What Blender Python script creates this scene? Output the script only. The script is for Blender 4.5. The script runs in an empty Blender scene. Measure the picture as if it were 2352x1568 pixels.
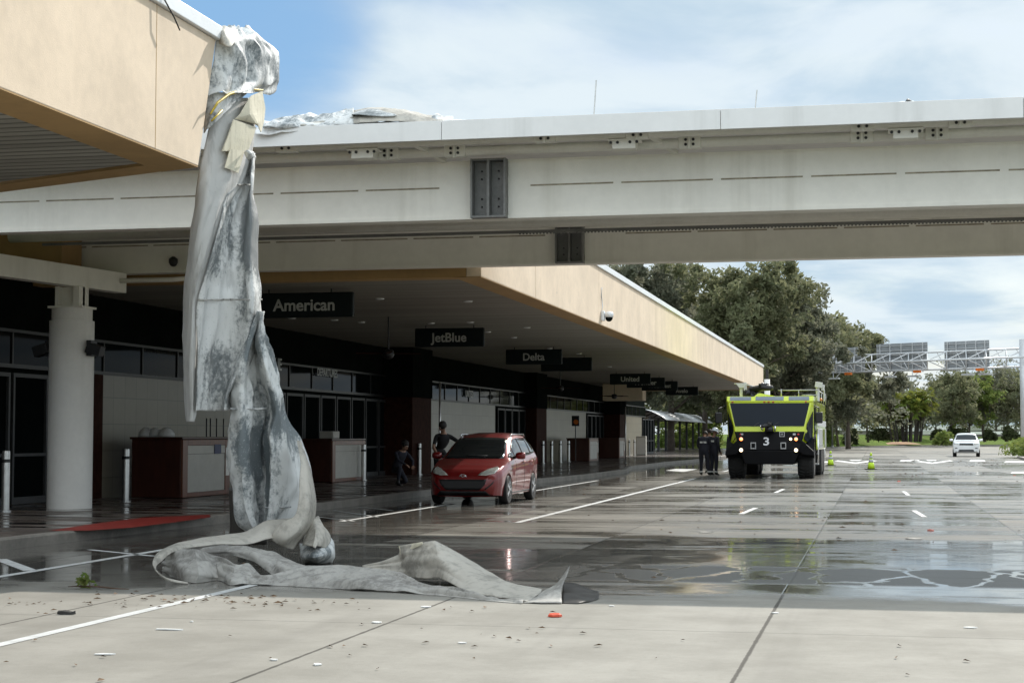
import bpy, bmesh, math, random
from mathutils import Vector, Matrix, noise
from mathutils.bvhtree import BVHTree
S = bpy.context.scene
COL = S.collection
PI = math.pi
rnd = random.Random(7)

# ------------------------------------------------------------------ camera model (photo measured at 2352 x 1568)
F, CX, CY, EYE = 3850., 1176., 784., 1.54
PIT = math.atan(216 / F)
YAW = math.atan(836 / math.hypot(216, F))
cp, sp, cy, sy = math.cos(PIT), math.sin(PIT), math.cos(YAW), math.sin(YAW)
def ray(px, py):
    x = (px - CX) / F; y = -(py - CY) / F
    f = cp - y * sp; u = sp + y * cp
    return Vector((-sy * f + cy * x, cy * f + sy * x, u))
def on_z(px, py, z=0.):
    r = ray(px, py); t = (z - EYE) / r.z
    return Vector((r.x * t, r.y * t, z))
def on_x(px, py, X):
    r = ray(px, py); t = X / r.x
    return Vector((X, r.y * t, EYE + r.z * t))
def on_y(px, py, Y):
    r = ray(px, py); t = Y / r.y
    return Vector((r.x * t, Y, EYE + r.z * t))
def at_d(px, py, d):
    r = ray(px, py)
    return Vector((r.x * d, r.y * d, EYE + r.z * d))

cam = bpy.data.cameras.new('camera'); camo = bpy.data.objects.new('camera', cam); COL.objects.link(camo)
cam.sensor_width = 36.; cam.lens = 36. * F / 2352; cam.clip_start = .1; cam.clip_end = 6000
camo.location = (0, 0, EYE); camo.rotation_euler = (PI / 2 + PIT, 0, YAW)
S.camera = camo

# ------------------------------------------------------------------ object helpers
def tag(o, label=None, cat=None, group=None, kind=None):
    if label: o['label'] = label
    if cat: o['category'] = cat
    if group: o['group'] = group
    if kind: o['kind'] = kind
    return o
def thing(name, label, cat, loc=(0, 0, 0), rz=0., group=None):
    o = bpy.data.objects.new(name, None); COL.objects.link(o)
    o.location = loc; o.rotation_euler = (0, 0, rz); o.empty_display_size = .2
    return tag(o, label, cat, group)
def copy_tree(o, parent=None):
    c = o.copy(); COL.objects.link(c)
    if parent is not None: c.parent = parent
    for ch in list(o.children): copy_tree(ch, c)
    return c
def mesh_obj(name, verts, faces, mat=None, parent=None, smooth=False, mats=None, fm=None):
    me = bpy.data.meshes.new(name); me.from_pydata([tuple(v) for v in verts], [], faces)
    for m in (mats or ([mat] if mat else [])): me.materials.append(m)
    if fm: me.polygons.foreach_set('material_index', fm)
    if smooth: me.polygons.foreach_set('use_smooth', [True] * len(me.polygons))
    me.update()
    o = bpy.data.objects.new(name, me); COL.objects.link(o)
    if parent is not None: o.parent = parent
    return o
def recalc(o):
    bm = bmesh.new(); bm.from_mesh(o.data); bmesh.ops.recalc_face_normals(bm, faces=bm.faces); bm.to_mesh(o.data); bm.free(); return o

class MB:
    """collects boxes, prisms, tubes, lathes into ONE mesh"""
    def __init__(self): self.v = []; self.f = []
    def add(self, vs, fs):
        n = len(self.v); self.v += [Vector(v) for v in vs]; self.f += [tuple(i + n for i in f) for f in fs]; return self
    def box(self, x0, x1, y0, y1, z0, z1):
        return self.add([(x0, y0, z0), (x1, y0, z0), (x1, y1, z0), (x0, y1, z0), (x0, y0, z1), (x1, y0, z1), (x1, y1, z1), (x0, y1, z1)],
                        [(3, 2, 1, 0), (4, 5, 6, 7), (0, 1, 5, 4), (1, 2, 6, 5), (2, 3, 7, 6), (3, 0, 4, 7)])
    def obox(self, c, size, rot):                       # rotated box
        R = rot.to_matrix() if hasattr(rot, 'to_matrix') else rot
        c = Vector(c); hx, hy, hz = size[0] / 2, size[1] / 2, size[2] / 2
        vs = [c + R @ Vector((a * hx, b * hy, d * hz)) for d in (-1, 1) for a, b in ((-1, -1), (1, -1), (1, 1), (-1, 1))]
        return self.add(vs, [(3, 2, 1, 0), (4, 5, 6, 7), (0, 1, 5, 4), (1, 2, 6, 5), (2, 3, 7, 6), (3, 0, 4, 7)])
    def bar(self, a, b, w, h):                          # box section from a to b
        a, b = Vector(a), Vector(b); d = b - a
        q = d.to_track_quat('Y', 'Z')
        return self.obox((a + b) / 2, (w, d.length, h), q)
    def prism(self, poly, axis, a, b):                  # poly in the other two axes, extruded along axis from a to b
        n = len(poly)
        def P(u, v, w): return {'x': (w, u, v), 'y': (u, w, v), 'z': (u, v, w)}[axis]
        vs = [P(u, v, a) for u, v in poly] + [P(u, v, b) for u, v in poly]
        fs = [tuple(range(n)), tuple(range(2 * n - 1, n - 1, -1))] + [(i, i + n, (i + 1) % n + n, (i + 1) % n) for i in range(n)]
        return self.add(vs, fs)
    def tube(self, pts, r, n=8, cap=True):
        pts = [Vector(p) for p in pts]; rs = r if isinstance(r, (list, tuple)) else [r] * len(pts)
        rings = []; up = Vector((0, 0, 1))
        for i, p in enumerate(pts):
            t = (pts[min(i + 1, len(pts) - 1)] - pts[max(i - 1, 0)]).normalized()
            s = t.cross(up)
            if s.length < .05: s = t.cross(Vector((1, 0, 0)))
            s.normalize(); w = s.cross(t)
            rings.append([p + (s * math.cos(2 * PI * k / n) + w * math.sin(2 * PI * k / n)) * rs[i] for k in range(n)])
        base = len(self.v); vs = [v for R in rings for v in R]; fs = []
        for i in range(len(rings) - 1):
            for k in range(n):
                fs.append((i * n + k, i * n + (k + 1) % n, (i + 1) * n + (k + 1) % n, (i + 1) * n + k))
        if cap: fs += [tuple(range(n - 1, -1, -1)), tuple((len(rings) - 1) * n + k for k in range(n))]
        return self.add(vs, fs)
    def lathe(self, prof, n=20, c=(0, 0, 0), axis='z'):  # prof: (r, h)
        vs = []; fs = []; m = len(prof); c = Vector(c)
        for r, h in prof:
            for k in range(n):
                a = 2 * PI * k / n; u, v = r * math.cos(a), r * math.sin(a)
                vs.append(c + Vector({'z': (u, v, h), 'x': (h, u, v), 'y': (u, h, v)}[axis]))
        for i in range(m - 1):
            for k in range(n): fs.append((i * n + k, i * n + (k + 1) % n, (i + 1) * n + (k + 1) % n, (i + 1) * n + k))
        fs += [tuple(range(n - 1, -1, -1)), tuple((m - 1) * n + k for k in range(n))]
        return self.add(vs, fs)
    def quad(self, *p): return self.add(p, [tuple(range(len(p)))])
    def build(self, name, mat, parent=None, smooth=False, bevel=0., local=False, auto=None, solid=0.):
        off = Vector((0, 0, 0))
        if parent is not None and not local: off = Vector(parent.location)
        if parent is not None and not local and parent.parent is not None: off = off + Vector(parent.parent.location)
        o = mesh_obj(name, [v - off for v in self.v], self.f, mat, parent, smooth)
        recalc(o)
        if bevel:
            b = o.modifiers.new('bevel', 'BEVEL'); b.width = bevel; b.segments = 2; b.limit_method = 'ANGLE'; b.angle_limit = math.radians(40)
        if solid:
            s = o.modifiers.new('thick', 'SOLIDIFY'); s.thickness = solid; s.offset = 0
        if auto is not None: smooth_angle(o, auto)
        return o
def smooth_angle(o, deg):
    me = o.data; bm = bmesh.new(); bm.from_mesh(me)
    for f in bm.faces: f.smooth = True
    for e in bm.edges:
        e.smooth = not (len(e.link_faces) == 2 and e.calc_face_angle(0) > math.radians(deg))
    bm.to_mesh(me); bm.free()

# ------------------------------------------------------------------ materials
def nt_new(name):
    m = bpy.data.materials.new(name); m.use_nodes = True; nt = m.node_tree
    for n in list(nt.nodes): nt.nodes.remove(n)
    out = nt.nodes.new('ShaderNodeOutputMaterial'); b = nt.nodes.new('ShaderNodeBsdfPrincipled')
    nt.links.new(b.outputs[0], out.inputs[0])
    return m, nt, b
def N(nt, t, **kw):
    n = nt.nodes.new('ShaderNode' + t)
    for k, v in kw.items():
        if k.startswith('i_'):
            n.inputs[int(k[2:])].default_value = v
        else: setattr(n, k, v)
    return n
def L(nt, a, b): nt.links.new(a, b)
def math_n(nt, op, a, b=None, c=None, clamp=False):
    n = nt.nodes.new('ShaderNodeMath'); n.operation = op; n.use_clamp = clamp
    for i, v in enumerate((a, b, c)):
        if v is None: continue
        if isinstance(v, (int, float)): n.inputs[i].default_value = v
        else: nt.links.new(v, n.inputs[i])
    return n.outputs[0]
def mix_c(nt, fac, a, b, mode='MIX'):
    n = nt.nodes.new('ShaderNodeMix'); n.data_type = 'RGBA'; n.blend_type = mode
    if isinstance(fac, (int, float)): n.inputs[0].default_value = fac
    else: nt.links.new(fac, n.inputs[0])
    for i, v in ((6, a), (7, b)):
        if isinstance(v, (tuple, list)): n.inputs[i].default_value = (v[0], v[1], v[2], 1)
        else: nt.links.new(v, n.inputs[i])
    return n.outputs[2]
def noise_n(nt, vec, scale, detail=4, rough=.55, dist=0.):
    n = N(nt, 'TexNoise'); n.inputs['Scale'].default_value = scale; n.inputs['Detail'].default_value = detail
    n.inputs['Roughness'].default_value = rough; n.inputs['Distortion'].default_value = dist
    if vec is not None: L(nt, vec, n.inputs['Vector'])
    return n.outputs[0]
def ramp_n(nt, v, a, b, lo=0., hi=1.):
    n = nt.nodes.new('ShaderNodeMapRange'); n.inputs[1].default_value = a; n.inputs[2].default_value = b
    n.inputs[3].default_value = lo; n.inputs[4].default_value = hi; n.clamp = True; n.interpolation_type = 'SMOOTHSTEP'
    L(nt, v, n.inputs[0]); return n.outputs[0]
def geo_pos(nt): return N(nt, 'NewGeometry').outputs['Position']
def scaled(nt, v, s):
    n = N(nt, 'VectorMath', operation='MULTIPLY'); L(nt, v, n.inputs[0]); n.inputs[1].default_value = s; return n.outputs[0]
def bump_n(nt, b, h, strength, dist):
    n = N(nt, 'Bump'); n.inputs['Strength'].default_value = strength; n.inputs['Distance'].default_value = dist
    L(nt, h, n.inputs['Height']); L(nt, n.outputs[0], b.inputs['Normal']); return n
def mat(name, col, rough=.6, metal=0., var=.18, scale=3., stretch=(1, 1, 1), bump=0., bscale=30., coat=0., spec=.5, alt=None, streak=None, objc=False, spots=None):
    m, nt, b = nt_new(name)
    pos = N(nt, 'TexCoord').outputs['Object'] if objc else geo_pos(nt)
    p = scaled(nt, pos, stretch)
    n1 = noise_n(nt, p, scale, 6, .6)
    n2 = noise_n(nt, p, scale * 9, 3, .6)
    f = math_n(nt, 'ADD', math_n(nt, 'MULTIPLY', n1, .7), math_n(nt, 'MULTIPLY', n2, .3))
    f = ramp_n(nt, f, .3, .7)
    dark = alt or tuple(c * (1 - var) for c in col)
    lite = tuple(min(1, c * (1 + var * .6)) for c in col) if alt is None else col
    c = mix_c(nt, f, dark, lite)
    if streak:
        ps = scaled(nt, pos, (streak[0], streak[0], streak[0] * .06)); ns = noise_n(nt, ps, 1., 5, .6)
        c = mix_c(nt, math_n(nt, 'MULTIPLY', ramp_n(nt, ns, .5, .75), streak[1]), c, streak[2])
    if spots:
        vo = N(nt, 'TexVoronoi'); vo.inputs['Scale'].default_value = spots[0]; L(nt, pos, vo.inputs['Vector'])
        c = mix_c(nt, math_n(nt, 'MULTIPLY', ramp_n(nt, vo.outputs['Distance'], .040, .022), .8), c, spots[1])
    L(nt, c, b.inputs['Base Color'])
    r = math_n(nt, 'ADD', rough - .06, math_n(nt, 'MULTIPLY', n2, .12)); L(nt, r, b.inputs['Roughness'])
    b.inputs['Metallic'].default_value = metal
    b.inputs['Specular IOR Level'].default_value = spec
    if coat: b.inputs['Coat Weight'].default_value = coat; b.inputs['Coat Roughness'].default_value = .04
    if bump: bump_n(nt, b, noise_n(nt, pos, bscale, 4, .6), bump, .01)
    return m
def emit(name, col, strength, base=(.8, .8, .8)):
    m, nt, b = nt_new(name)
    b.inputs['Base Color'].default_value = (*base, 1); b.inputs['Emission Color'].default_value = (*col, 1); b.inputs['Emission Strength'].default_value = strength
    return m
def glass_dark(name, col=(.02, .025, .03), rough=.04):
    m, nt, b = nt_new(name)
    pos = geo_pos(nt)
    c = mix_c(nt, noise_n(nt, pos, 1.3, 3), tuple(x * .6 for x in col), tuple(x * 1.4 for x in col)); L(nt, c, b.inputs['Base Color'])
    b.inputs['Roughness'].default_value = rough; b.inputs['IOR'].default_value = 1.5; b.inputs['Specular IOR Level'].default_value = .6
    bump_n(nt, b, noise_n(nt, pos, .6, 2), .05, .02)
    return m

M = {}
M['beige'] = mat('beige_stucco', (.72, .59, .45), .85, var=.14, scale=.8, bump=.25, bscale=60, streak=(1.3, .45, (.54, .43, .31)), spots=(.9, (.30, .26, .22)))
M['trim_and_shade'] = mat('tan_trim_and_stucco_shade', (.40, .25, .105), .75, var=.15, scale=1.)
M['white_coping'] = mat('white_coping_metal', (.80, .82, .84), .4, var=.06, scale=1.2)
M['white_paint'] = mat('white_steel_paint', (.88, .855, .785), .5, var=.07, scale=.8, spec=.25, streak=(1.6, .30, (.45, .42, .34)))
M['white_fascia'] = mat('white_fascia_metal', (.80, .80, .79), .5, var=.05, scale=1., streak=(2.2, .4, (.5, .5, .48)))
M['white_tube'] = mat('white_tube_paint', (.78, .755, .68), .5, var=.08, scale=2., streak=(2., .25, (.45, .40, .3)))
M['grey_steel'] = mat('grey_steel_plate', (.20, .20, .195), .55, .2, var=.25, scale=3.)
M['dark_hole'] = mat('dark_bolt_steel', (.03, .03, .03), .6)
M['rust'] = mat('rust_stain', (.44, .39, .29), .8, var=.5, scale=9, alt=(.20, .165, .11))
M['brown_pier'] = mat('brown_granite', (.040, .015, .010), .7, var=.4, scale=6., spec=.04)
M['dark_wall'] = mat('dark_green_panel', (.010, .012, .011), .7, var=.3, scale=1., spec=0.)
M['dark_glass'] = glass_dark('dark_glazing', (.006, .008, .008)); M['dark_glass'].node_tree.nodes['Principled BSDF'].inputs['Specular IOR Level'].default_value = .02
M['tan_tile'] = None
M['frame_dark'] = mat('dark_bronze_frame', (.022, .021, .02), .4, .5)
M['frame_alu'] = mat('aluminium_frame', (.35, .35, .34), .4, .8); M['door_glass'] = mat('dark_door_glass', (.006, .008, .008), .3, spec=0.); M['door_frame'] = mat('dark_door_frame', (.05, .05, .05), .5, .3)
M['podium'] = mat('dark_red_wood_laminate', (.055, .017, .010), .3, var=.35, scale=4, stretch=(3, 3, .5))
M['podium_edge'] = mat('red_wood_edge', (.16, .055, .028), .35, var=.3, scale=4, stretch=(3, 3, .5))
M['panel_white'] = mat('white_laminate', (.50, .48, .43), .5, var=.12, scale=2)
M['steel'] = mat('brushed_steel', (.55, .54, .52), .35, .9, var=.15, scale=8)
M['col_white'] = mat('white_column_paint', (.84, .82, .78), .6, var=.06, scale=1.5, streak=(2., .2, (.5, .48, .44)))
M['black'] = mat('black_plastic', (.012, .012, .013), .45)
M['rubber'] = mat('tyre_rubber', (.014, .014, .014), .75, bump=.3, bscale=60)
M['sign'] = mat('dark_sign_panel', (.010, .015, .016), .5, var=.2, spec=.15)
M['sign_text'] = mat('sign_lettering', (.50, .50, .48), .6, var=.05)
M['line'] = mat('white_road_paint', (.70, .71, .70), .6, var=.25, scale=6., alt=(.48, .48, .47))
M['red_paint'] = mat('red_curb_paint', (.26, .022, .015), .5, var=.4, scale=5.)
def tile_mat():
    m, nt, b = nt_new('tan_stone_tile'); pos = geo_pos(nt)
    sepv = N(nt, 'SeparateXYZ'); L(nt, pos, sepv.inputs[0]); cmb = N(nt, 'CombineXYZ'); L(nt, sepv.outputs[1], cmb.inputs[0]); L(nt, sepv.outputs[2], cmb.inputs[1])
    br = N(nt, 'TexBrick'); br.offset = 0; br.inputs['Scale'].default_value = 1.; br.inputs['Brick Width'].default_value = .6; br.inputs['Row Height'].default_value = .6
    br.inputs['Mortar Size'].default_value = .008; br.inputs['Color1'].default_value = (.28, .252, .193, 1); br.inputs['Color2'].default_value = (.24, .218, .165, 1); br.inputs['Mortar'].default_value = (.12, .11, .09, 1)
    L(nt, cmb.outputs[0], br.inputs['Vector'])
    n = noise_n(nt, pos, 3, 6, .7); c = mix_c(nt, math_n(nt, 'MULTIPLY', n, .5), br.outputs[0], (.12, .105, .085)); L(nt, c, b.inputs['Base Color'])
    b.inputs['Roughness'].default_value = .3; b.inputs['Specular IOR Level'].default_value = .25; return m
M['tan_tile'] = tile_mat()

def text(body, size, loc, rot, m, parent, name='lettering', bold=.012, ext=.004, sx=1.):
    cu = bpy.data.curves.new(name, 'FONT'); cu.body = body; cu.size = size; cu.align_x = 'CENTER'; cu.align_y = 'CENTER'
    cu.extrude = ext; cu.offset = bold * size; cu.materials.append(m)
    tmp = bpy.data.objects.new(name, cu); COL.objects.link(tmp); dg = bpy.context.evaluated_depsgraph_get()
    me = bpy.data.meshes.new_from_object(tmp.evaluated_get(dg)); bpy.data.objects.remove(tmp); bpy.data.curves.remove(cu)
    me.materials.clear(); me.materials.append(m); o = bpy.data.objects.new(name, me); COL.objects.link(o); o.parent = parent; o.location = loc; o.rotation_euler = rot; o.scale = (sx, 1, 1)
    return o
def catmull(P, t):
    n = len(P); i = min(int(t), n - 2); u = t - i
    p1, p2 = P[i], P[i + 1]; p0 = P[i - 1] if i > 0 else p1 * 2 - p2; p3 = P[i + 2] if i + 2 < n else p2 * 2 - p1
    return .5 * ((2 * p1) + (p2 - p0) * u + (2 * p0 - 5 * p1 + 4 * p2 - p3) * u * u + (3 * p1 - p0 - 3 * p2 + p3) * u ** 3)
# ------------------------------------------------------------------ light
SUN_DIR = Vector((.46, 1.33, 1.0)).normalized()
sun = bpy.data.lights.new('sun', 'SUN'); suno = bpy.data.objects.new('sun', sun); COL.objects.link(suno)
sun.energy = 5.0; sun.angle = math.radians(.5); sun.color = (1., .95, .87)
suno.rotation_euler = (-SUN_DIR).to_track_quat('-Z', 'Y').to_euler()
W = bpy.data.worlds.new('World'); S.world = W; W.use_nodes = True; wt = W.node_tree
for n in list(wt.nodes): wt.nodes.remove(n)
wo = wt.nodes.new('ShaderNodeOutputWorld'); bg = wt.nodes.new('ShaderNodeBackground'); wt.links.new(bg.outputs[0], wo.inputs[0])
sky = wt.nodes.new('ShaderNodeTexSky'); sky.sky_type = 'NISHITA'; sky.sun_disc = False
sky.sun_elevation = math.asin(SUN_DIR.z); sky.sun_rotation = math.atan2(SUN_DIR.x, SUN_DIR.y); sky.dust_density = 1.; sky.ozone_density = 2.
bg.inputs[1].default_value = .10
tc = N(wt, 'TexCoord').outputs['Generated']
sx = N(wt, 'SeparateXYZ'); L(wt, tc, sx.inputs[0])
zc = math_n(wt, 'ADD', math_n(wt, 'MAXIMUM', sx.outputs[2], 0.), .10)
pl = N(wt, 'CombineXYZ'); L(wt, math_n(wt, 'DIVIDE', sx.outputs[0], zc), pl.inputs[0]); L(wt, math_n(wt, 'DIVIDE', sx.outputs[1], zc), pl.inputs[1])
pls = scaled(wt, pl.outputs[0], (1., .75, 1.))
cn = noise_n(wt, pls, 1.05, 7, .52, .35)
cn2 = noise_n(wt, pls, 3.2, 6, .6, .2)
# a clear blue hole in the cloud deck, high towards the left
def dirdot(px, py, a, b):
    d = ray(px, py).normalized()
    dp = N(wt, 'VectorMath', operation='DOT_PRODUCT'); L(wt, tc, dp.inputs[0]); dp.inputs[1].default_value = d
    return ramp_n(wt, dp.outputs['Value'], math.cos(a), math.cos(b))
hole = math_n(wt, 'MAXIMUM', math_n(wt, 'MULTIPLY', dirdot(440, -120, .14, .02), .8), math_n(wt, 'MULTIPLY', dirdot(640, 110, .075, .01), .75))
hole = math_n(wt, 'MAXIMUM', hole, math_n(wt, 'MULTIPLY', dirdot(950, -260, .10, .02), .3))
cov = math_n(wt, 'SUBTRACT', math_n(wt, 'ADD', cn, math_n(wt, 'MULTIPLY', cn2, .35)), math_n(wt, 'MULTIPLY', hole, .62))
dens = ramp_n(wt, cov, .22, .74)
grey = ramp_n(wt, noise_n(wt, pls, 1.9, 6, .55, .3), .40, .66)
ccol = mix_c(wt, grey, (7.7, 8.7, 9.3), (5.2, 6.7, 8.0))
blue = mix_c(wt, hole, sky.outputs[0], (2.4, 4.8, 7.9))
skyc = mix_c(wt, dens, blue, ccol)
bst = math_n(wt, 'ADD', 1., math_n(wt, 'MULTIPLY', math_n(wt, 'MULTIPLY', ramp_n(wt, sx.outputs[1], .35, -.3), ramp_n(wt, sx.outputs[2], .05, .4)), 1.2))   # sky brightened behind the viewer, added fill for camera-facing faces
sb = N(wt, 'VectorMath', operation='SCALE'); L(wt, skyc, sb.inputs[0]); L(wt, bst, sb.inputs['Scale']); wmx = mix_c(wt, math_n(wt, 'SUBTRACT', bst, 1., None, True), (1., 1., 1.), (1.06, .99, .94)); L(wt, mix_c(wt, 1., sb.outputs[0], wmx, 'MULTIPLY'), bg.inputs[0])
S.view_settings.view_transform = 'Standard'; S.view_settings.look = 'None'; S.view_settings.exposure = 0.04; S.view_settings.gamma = 1.
S.cycles.use_denoising = True; S.cycles.max_bounces = 8; S.cycles.caustics_reflective = False; S.cycles.caustics_refractive = False
S.cycles.sample_clamp_indirect = 6.

# ------------------------------------------------------------------ ground
def grass_mat():
    m, nt, b = nt_new('rough_grass'); p = geo_pos(nt)
    n1 = noise_n(nt, p, .12, 6, .6); n2 = noise_n(nt, p, 2.2, 5, .7)
    c = mix_c(nt, ramp_n(nt, n1, .35, .65), (.10, .165, .022), (.15, .20, .04))
    c = mix_c(nt, ramp_n(nt, n2, .35, .7), c, (.055, .085, .018)); L(nt, c, b.inputs['Base Color']); b.inputs['Roughness'].default_value = 1.; b.inputs['Specular IOR Level'].default_value = .05
    bump_n(nt, b, n2, .6, .1); return m
M['grass'] = grass_mat()
def flat_sheet(name, poly, z, m, kind='structure', parent=None):
    bm = bmesh.new(); f = bm.faces.new([bm.verts.new((x, y, z)) for x, y in poly]); bmesh.ops.triangulate(bm, faces=[f])
    bmesh.ops.recalc_face_normals(bm, faces=bm.faces)
    me = bpy.data.meshes.new(name); bm.to_mesh(me); bm.free()
    if me.polygons and me.polygons[0].normal.z < 0: me.flip_normals()
    me.materials.append(m); o = bpy.data.objects.new(name, me); COL.objects.link(o)
    if kind: o['kind'] = kind
    return o
g = flat_sheet('ground', [(-3000, -200), (3000, -200), (3000, 5000), (-3000, 5000)], -.03, M['grass'])

def road_mat():
    m, nt, b = nt_new('wet_concrete'); p = geo_pos(nt); s = N(nt, 'SeparateXYZ'); L(nt, p, s.inputs[0]); X, Y = s.outputs[0], s.outputs[1]
    wob = noise_n(nt, p, .35, 4, .6)
    # slabs
    u = math_n(nt, 'DIVIDE', math_n(nt, 'ADD', X, .90), 3.05); v = math_n(nt, 'DIVIDE', math_n(nt, 'SUBTRACT', Y, 13.35), 4.1)
    cid = N(nt, 'CombineXYZ'); L(nt, math_n(nt, 'FLOOR', u), cid.inputs[0]); L(nt, math_n(nt, 'FLOOR', v), cid.inputs[1])
    wn = N(nt, 'TexWhiteNoise', noise_dimensions='3D'); L(nt, cid.outputs[0], wn.inputs['Vector']); slab = wn.outputs['Value']
    def joint(t, period, w):
        fr = math_n(nt, 'FRACT', t); d = math_n(nt, 'MULTIPLY', math_n(nt, 'MINIMUM', fr, math_n(nt, 'SUBTRACT', 1., fr)), period)
        d = math_n(nt, 'ADD', d, math_n(nt, 'MULTIPLY', math_n(nt, 'SUBTRACT', noise_n(nt, p, 6, 3, .7), .5), .02))
        return ramp_n(nt, d, w, w * .35)
    jx = joint(u, 3.05, .022); jy = math_n(nt, 'MULTIPLY', joint(v, 4.1, .016), .6)
    jt = math_n(nt, 'MAXIMUM', jx, jy)
    n1 = noise_n(nt, p, .9, 7, .65); n2 = noise_n(nt, p, 14, 5, .7); n3 = noise_n(nt, p, 90, 2, .6)
    dry = mix_c(nt, ramp_n(nt, n1, .3, .72), (.250, .236, .207), (.340, .323, .288))
    dry = mix_c(nt, math_n(nt, 'MULTIPLY', ramp_n(nt, n2, .5, .8), .35), dry, (.22, .20, .175))
    dry = mix_c(nt, math_n(nt, 'MULTIPLY', math_n(nt, 'ABSOLUTE', math_n(nt, 'SUBTRACT', n3, .5)), .6), dry, (.6, .6, .58))
    dry = mix_c(nt, math_n(nt, 'MULTIPLY', slab, .22), dry, (.24, .225, .20))
    # dark oil / tyre bands running along the lanes
    oil = noise_n(nt, scaled(nt, p, (1.4, .05, 1)), 1., 4, .6)
    dry = mix_c(nt, math_n(nt, 'MULTIPLY', ramp_n(nt, oil, .52, .72), .22), dry, (.17, .16, .145))
    # wetness: starts past Y ~ 15.6, ragged edge, patchy streaks across the lanes
    edge = ramp_n(nt, math_n(nt, 'ADD', Y, math_n(nt, 'MULTIPLY', math_n(nt, 'SUBTRACT', wob, .5), 5.)), 15.1, 16.6)
    ws = noise_n(nt, scaled(nt, p, (.16, .62, 1)), 1., 7, .62, .3)
    wl = noise_n(nt, scaled(nt, p, (.10, .06, 1)), 1., 4, .5)
    near_w = ramp_n(nt, Y, 30., 19.)
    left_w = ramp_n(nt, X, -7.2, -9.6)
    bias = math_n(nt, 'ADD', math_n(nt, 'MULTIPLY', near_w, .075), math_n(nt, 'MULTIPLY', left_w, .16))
    bias = math_n(nt, 'SUBTRACT', bias, math_n(nt, 'MULTIPLY', ramp_n(nt, Y, 105., 135.), .10))
    bias = math_n(nt, 'ADD', bias, math_n(nt, 'MULTIPLY', math_n(nt, 'SUBTRACT', slab, .5), .09))
    ws2 = noise_n(nt, scaled(nt, p, (.35, 2.2, 1)), 1., 6, .65)
    ws3 = noise_n(nt, scaled(nt, p, (.7, 5., 1)), 1., 5, .7)
    wv = math_n(nt, 'ADD', math_n(nt, 'ADD', math_n(nt, 'MULTIPLY', math_n(nt, 'SUBTRACT', ws3, .5), .28), math_n(nt, 'ADD', math_n(nt, 'MULTIPLY', math_n(nt, 'ADD', math_n(nt, 'MULTIPLY', ws, .6), math_n(nt, 'MULTIPLY', ws2, .4)), .80), math_n(nt, 'MULTIPLY', wl, .20))), math_n(nt, 'ADD', bias, .0))
    film = math_n(nt, 'MULTIPLY', ramp_n(nt, wv, .484, .544), edge)       # standing film of water
    damp = math_n(nt, 'MULTIPLY', ramp_n(nt, wv, .30, .50), edge)       # darkened, soaked concrete
    # the islands drying between runnels, in the gutter right under the footbridge
    vo = N(nt, 'TexVoronoi', feature='DISTANCE_TO_EDGE'); vo.inputs['Scale'].default_value = 1.
    vd = N(nt, 'VectorMath', operation='ADD'); L(nt, scaled(nt, p, (1.25, .42, 1)), vd.inputs[0])
    nn = N(nt, 'TexNoise'); nn.inputs['Scale'].default_value = 1.6; nn.inputs['Detail'].default_value = 3; L(nt, p, nn.inputs['Vector'])
    L(nt, scaled(nt, nn.outputs[1], (.7, .5, .3)), vd.inputs[1]); L(nt, vd.outputs[0], vo.inputs['Vector'])
    isl = ramp_n(nt, vo.outputs['Distance'], .03, .06)
    band = math_n(nt, 'MULTIPLY', ramp_n(nt, Y, 17.6, 17.9), ramp_n(nt, Y, 20.3, 19.9)); band = math_n(nt, 'MULTIPLY', band, ramp_n(nt, X, -4.2, -3.2))
    isl = math_n(nt, 'MULTIPLY', isl, band)
    film = math_n(nt, 'MULTIPLY', math_n(nt, 'MAXIMUM', film, math_n(nt, 'MULTIPLY', band, 1.)), math_n(nt, 'SUBTRACT', 1., isl))
    c = mix_c(nt, math_n(nt, 'MULTIPLY', damp, .85), dry, mix_c(nt, .75, dry, (.10, .092, .08)))
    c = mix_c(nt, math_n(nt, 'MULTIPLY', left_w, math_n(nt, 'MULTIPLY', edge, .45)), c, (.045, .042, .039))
    c = mix_c(nt, math_n(nt, 'MULTIPLY', isl, .8), c, (.06, .056, .05))  # islands darkened further: the bridge's shadow put into their colour
    c = mix_c(nt, math_n(nt, 'MULTIPLY', jt, .75), c, (.055, .05, .045))
    L(nt, c, b.inputs['Base Color'])
    rd = math_n(nt, 'ADD', .62, math_n(nt, 'MULTIPLY', n2, .2))
    r = N(nt, 'Mix'); L(nt, damp, r.inputs[0]); L(nt, rd, r.inputs[2]); r.inputs[3].default_value = .30
    r2 = N(nt, 'Mix'); L(nt, film, r2.inputs[0]); L(nt, r.outputs[0], r2.inputs[2]); L(nt, ramp_n(nt, noise_n(nt, p, 1.7, 5, .6), .38, .66, .03, .15), r2.inputs[3])
    L(nt, r2.outputs[0], b.inputs['Roughness'])
    b.inputs['IOR'].default_value = 1.33
    L(nt, math_n(nt, 'ADD', math_n(nt, 'ADD', .06, math_n(nt, 'MULTIPLY', math_n(nt, 'MULTIPLY', damp, math_n(nt, 'SUBTRACT', 1., isl)), .10)), math_n(nt, 'MULTIPLY', film, .36)), b.inputs['Specular IOR Level'])
    hb = math_n(nt, 'MULTIPLY', math_n(nt, 'ADD', math_n(nt, 'MULTIPLY', n2, .5), math_n(nt, 'MULTIPLY', n3, .25)), math_n(nt, 'SUBTRACT', 1., math_n(nt, 'MULTIPLY', film, .97)))
    hb = math_n(nt, 'SUBTRACT', hb, math_n(nt, 'MULTIPLY', jt, .8))
    bump_n(nt, b, hb, .35, .012)
    return m
M['road'] = road_mat()
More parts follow.
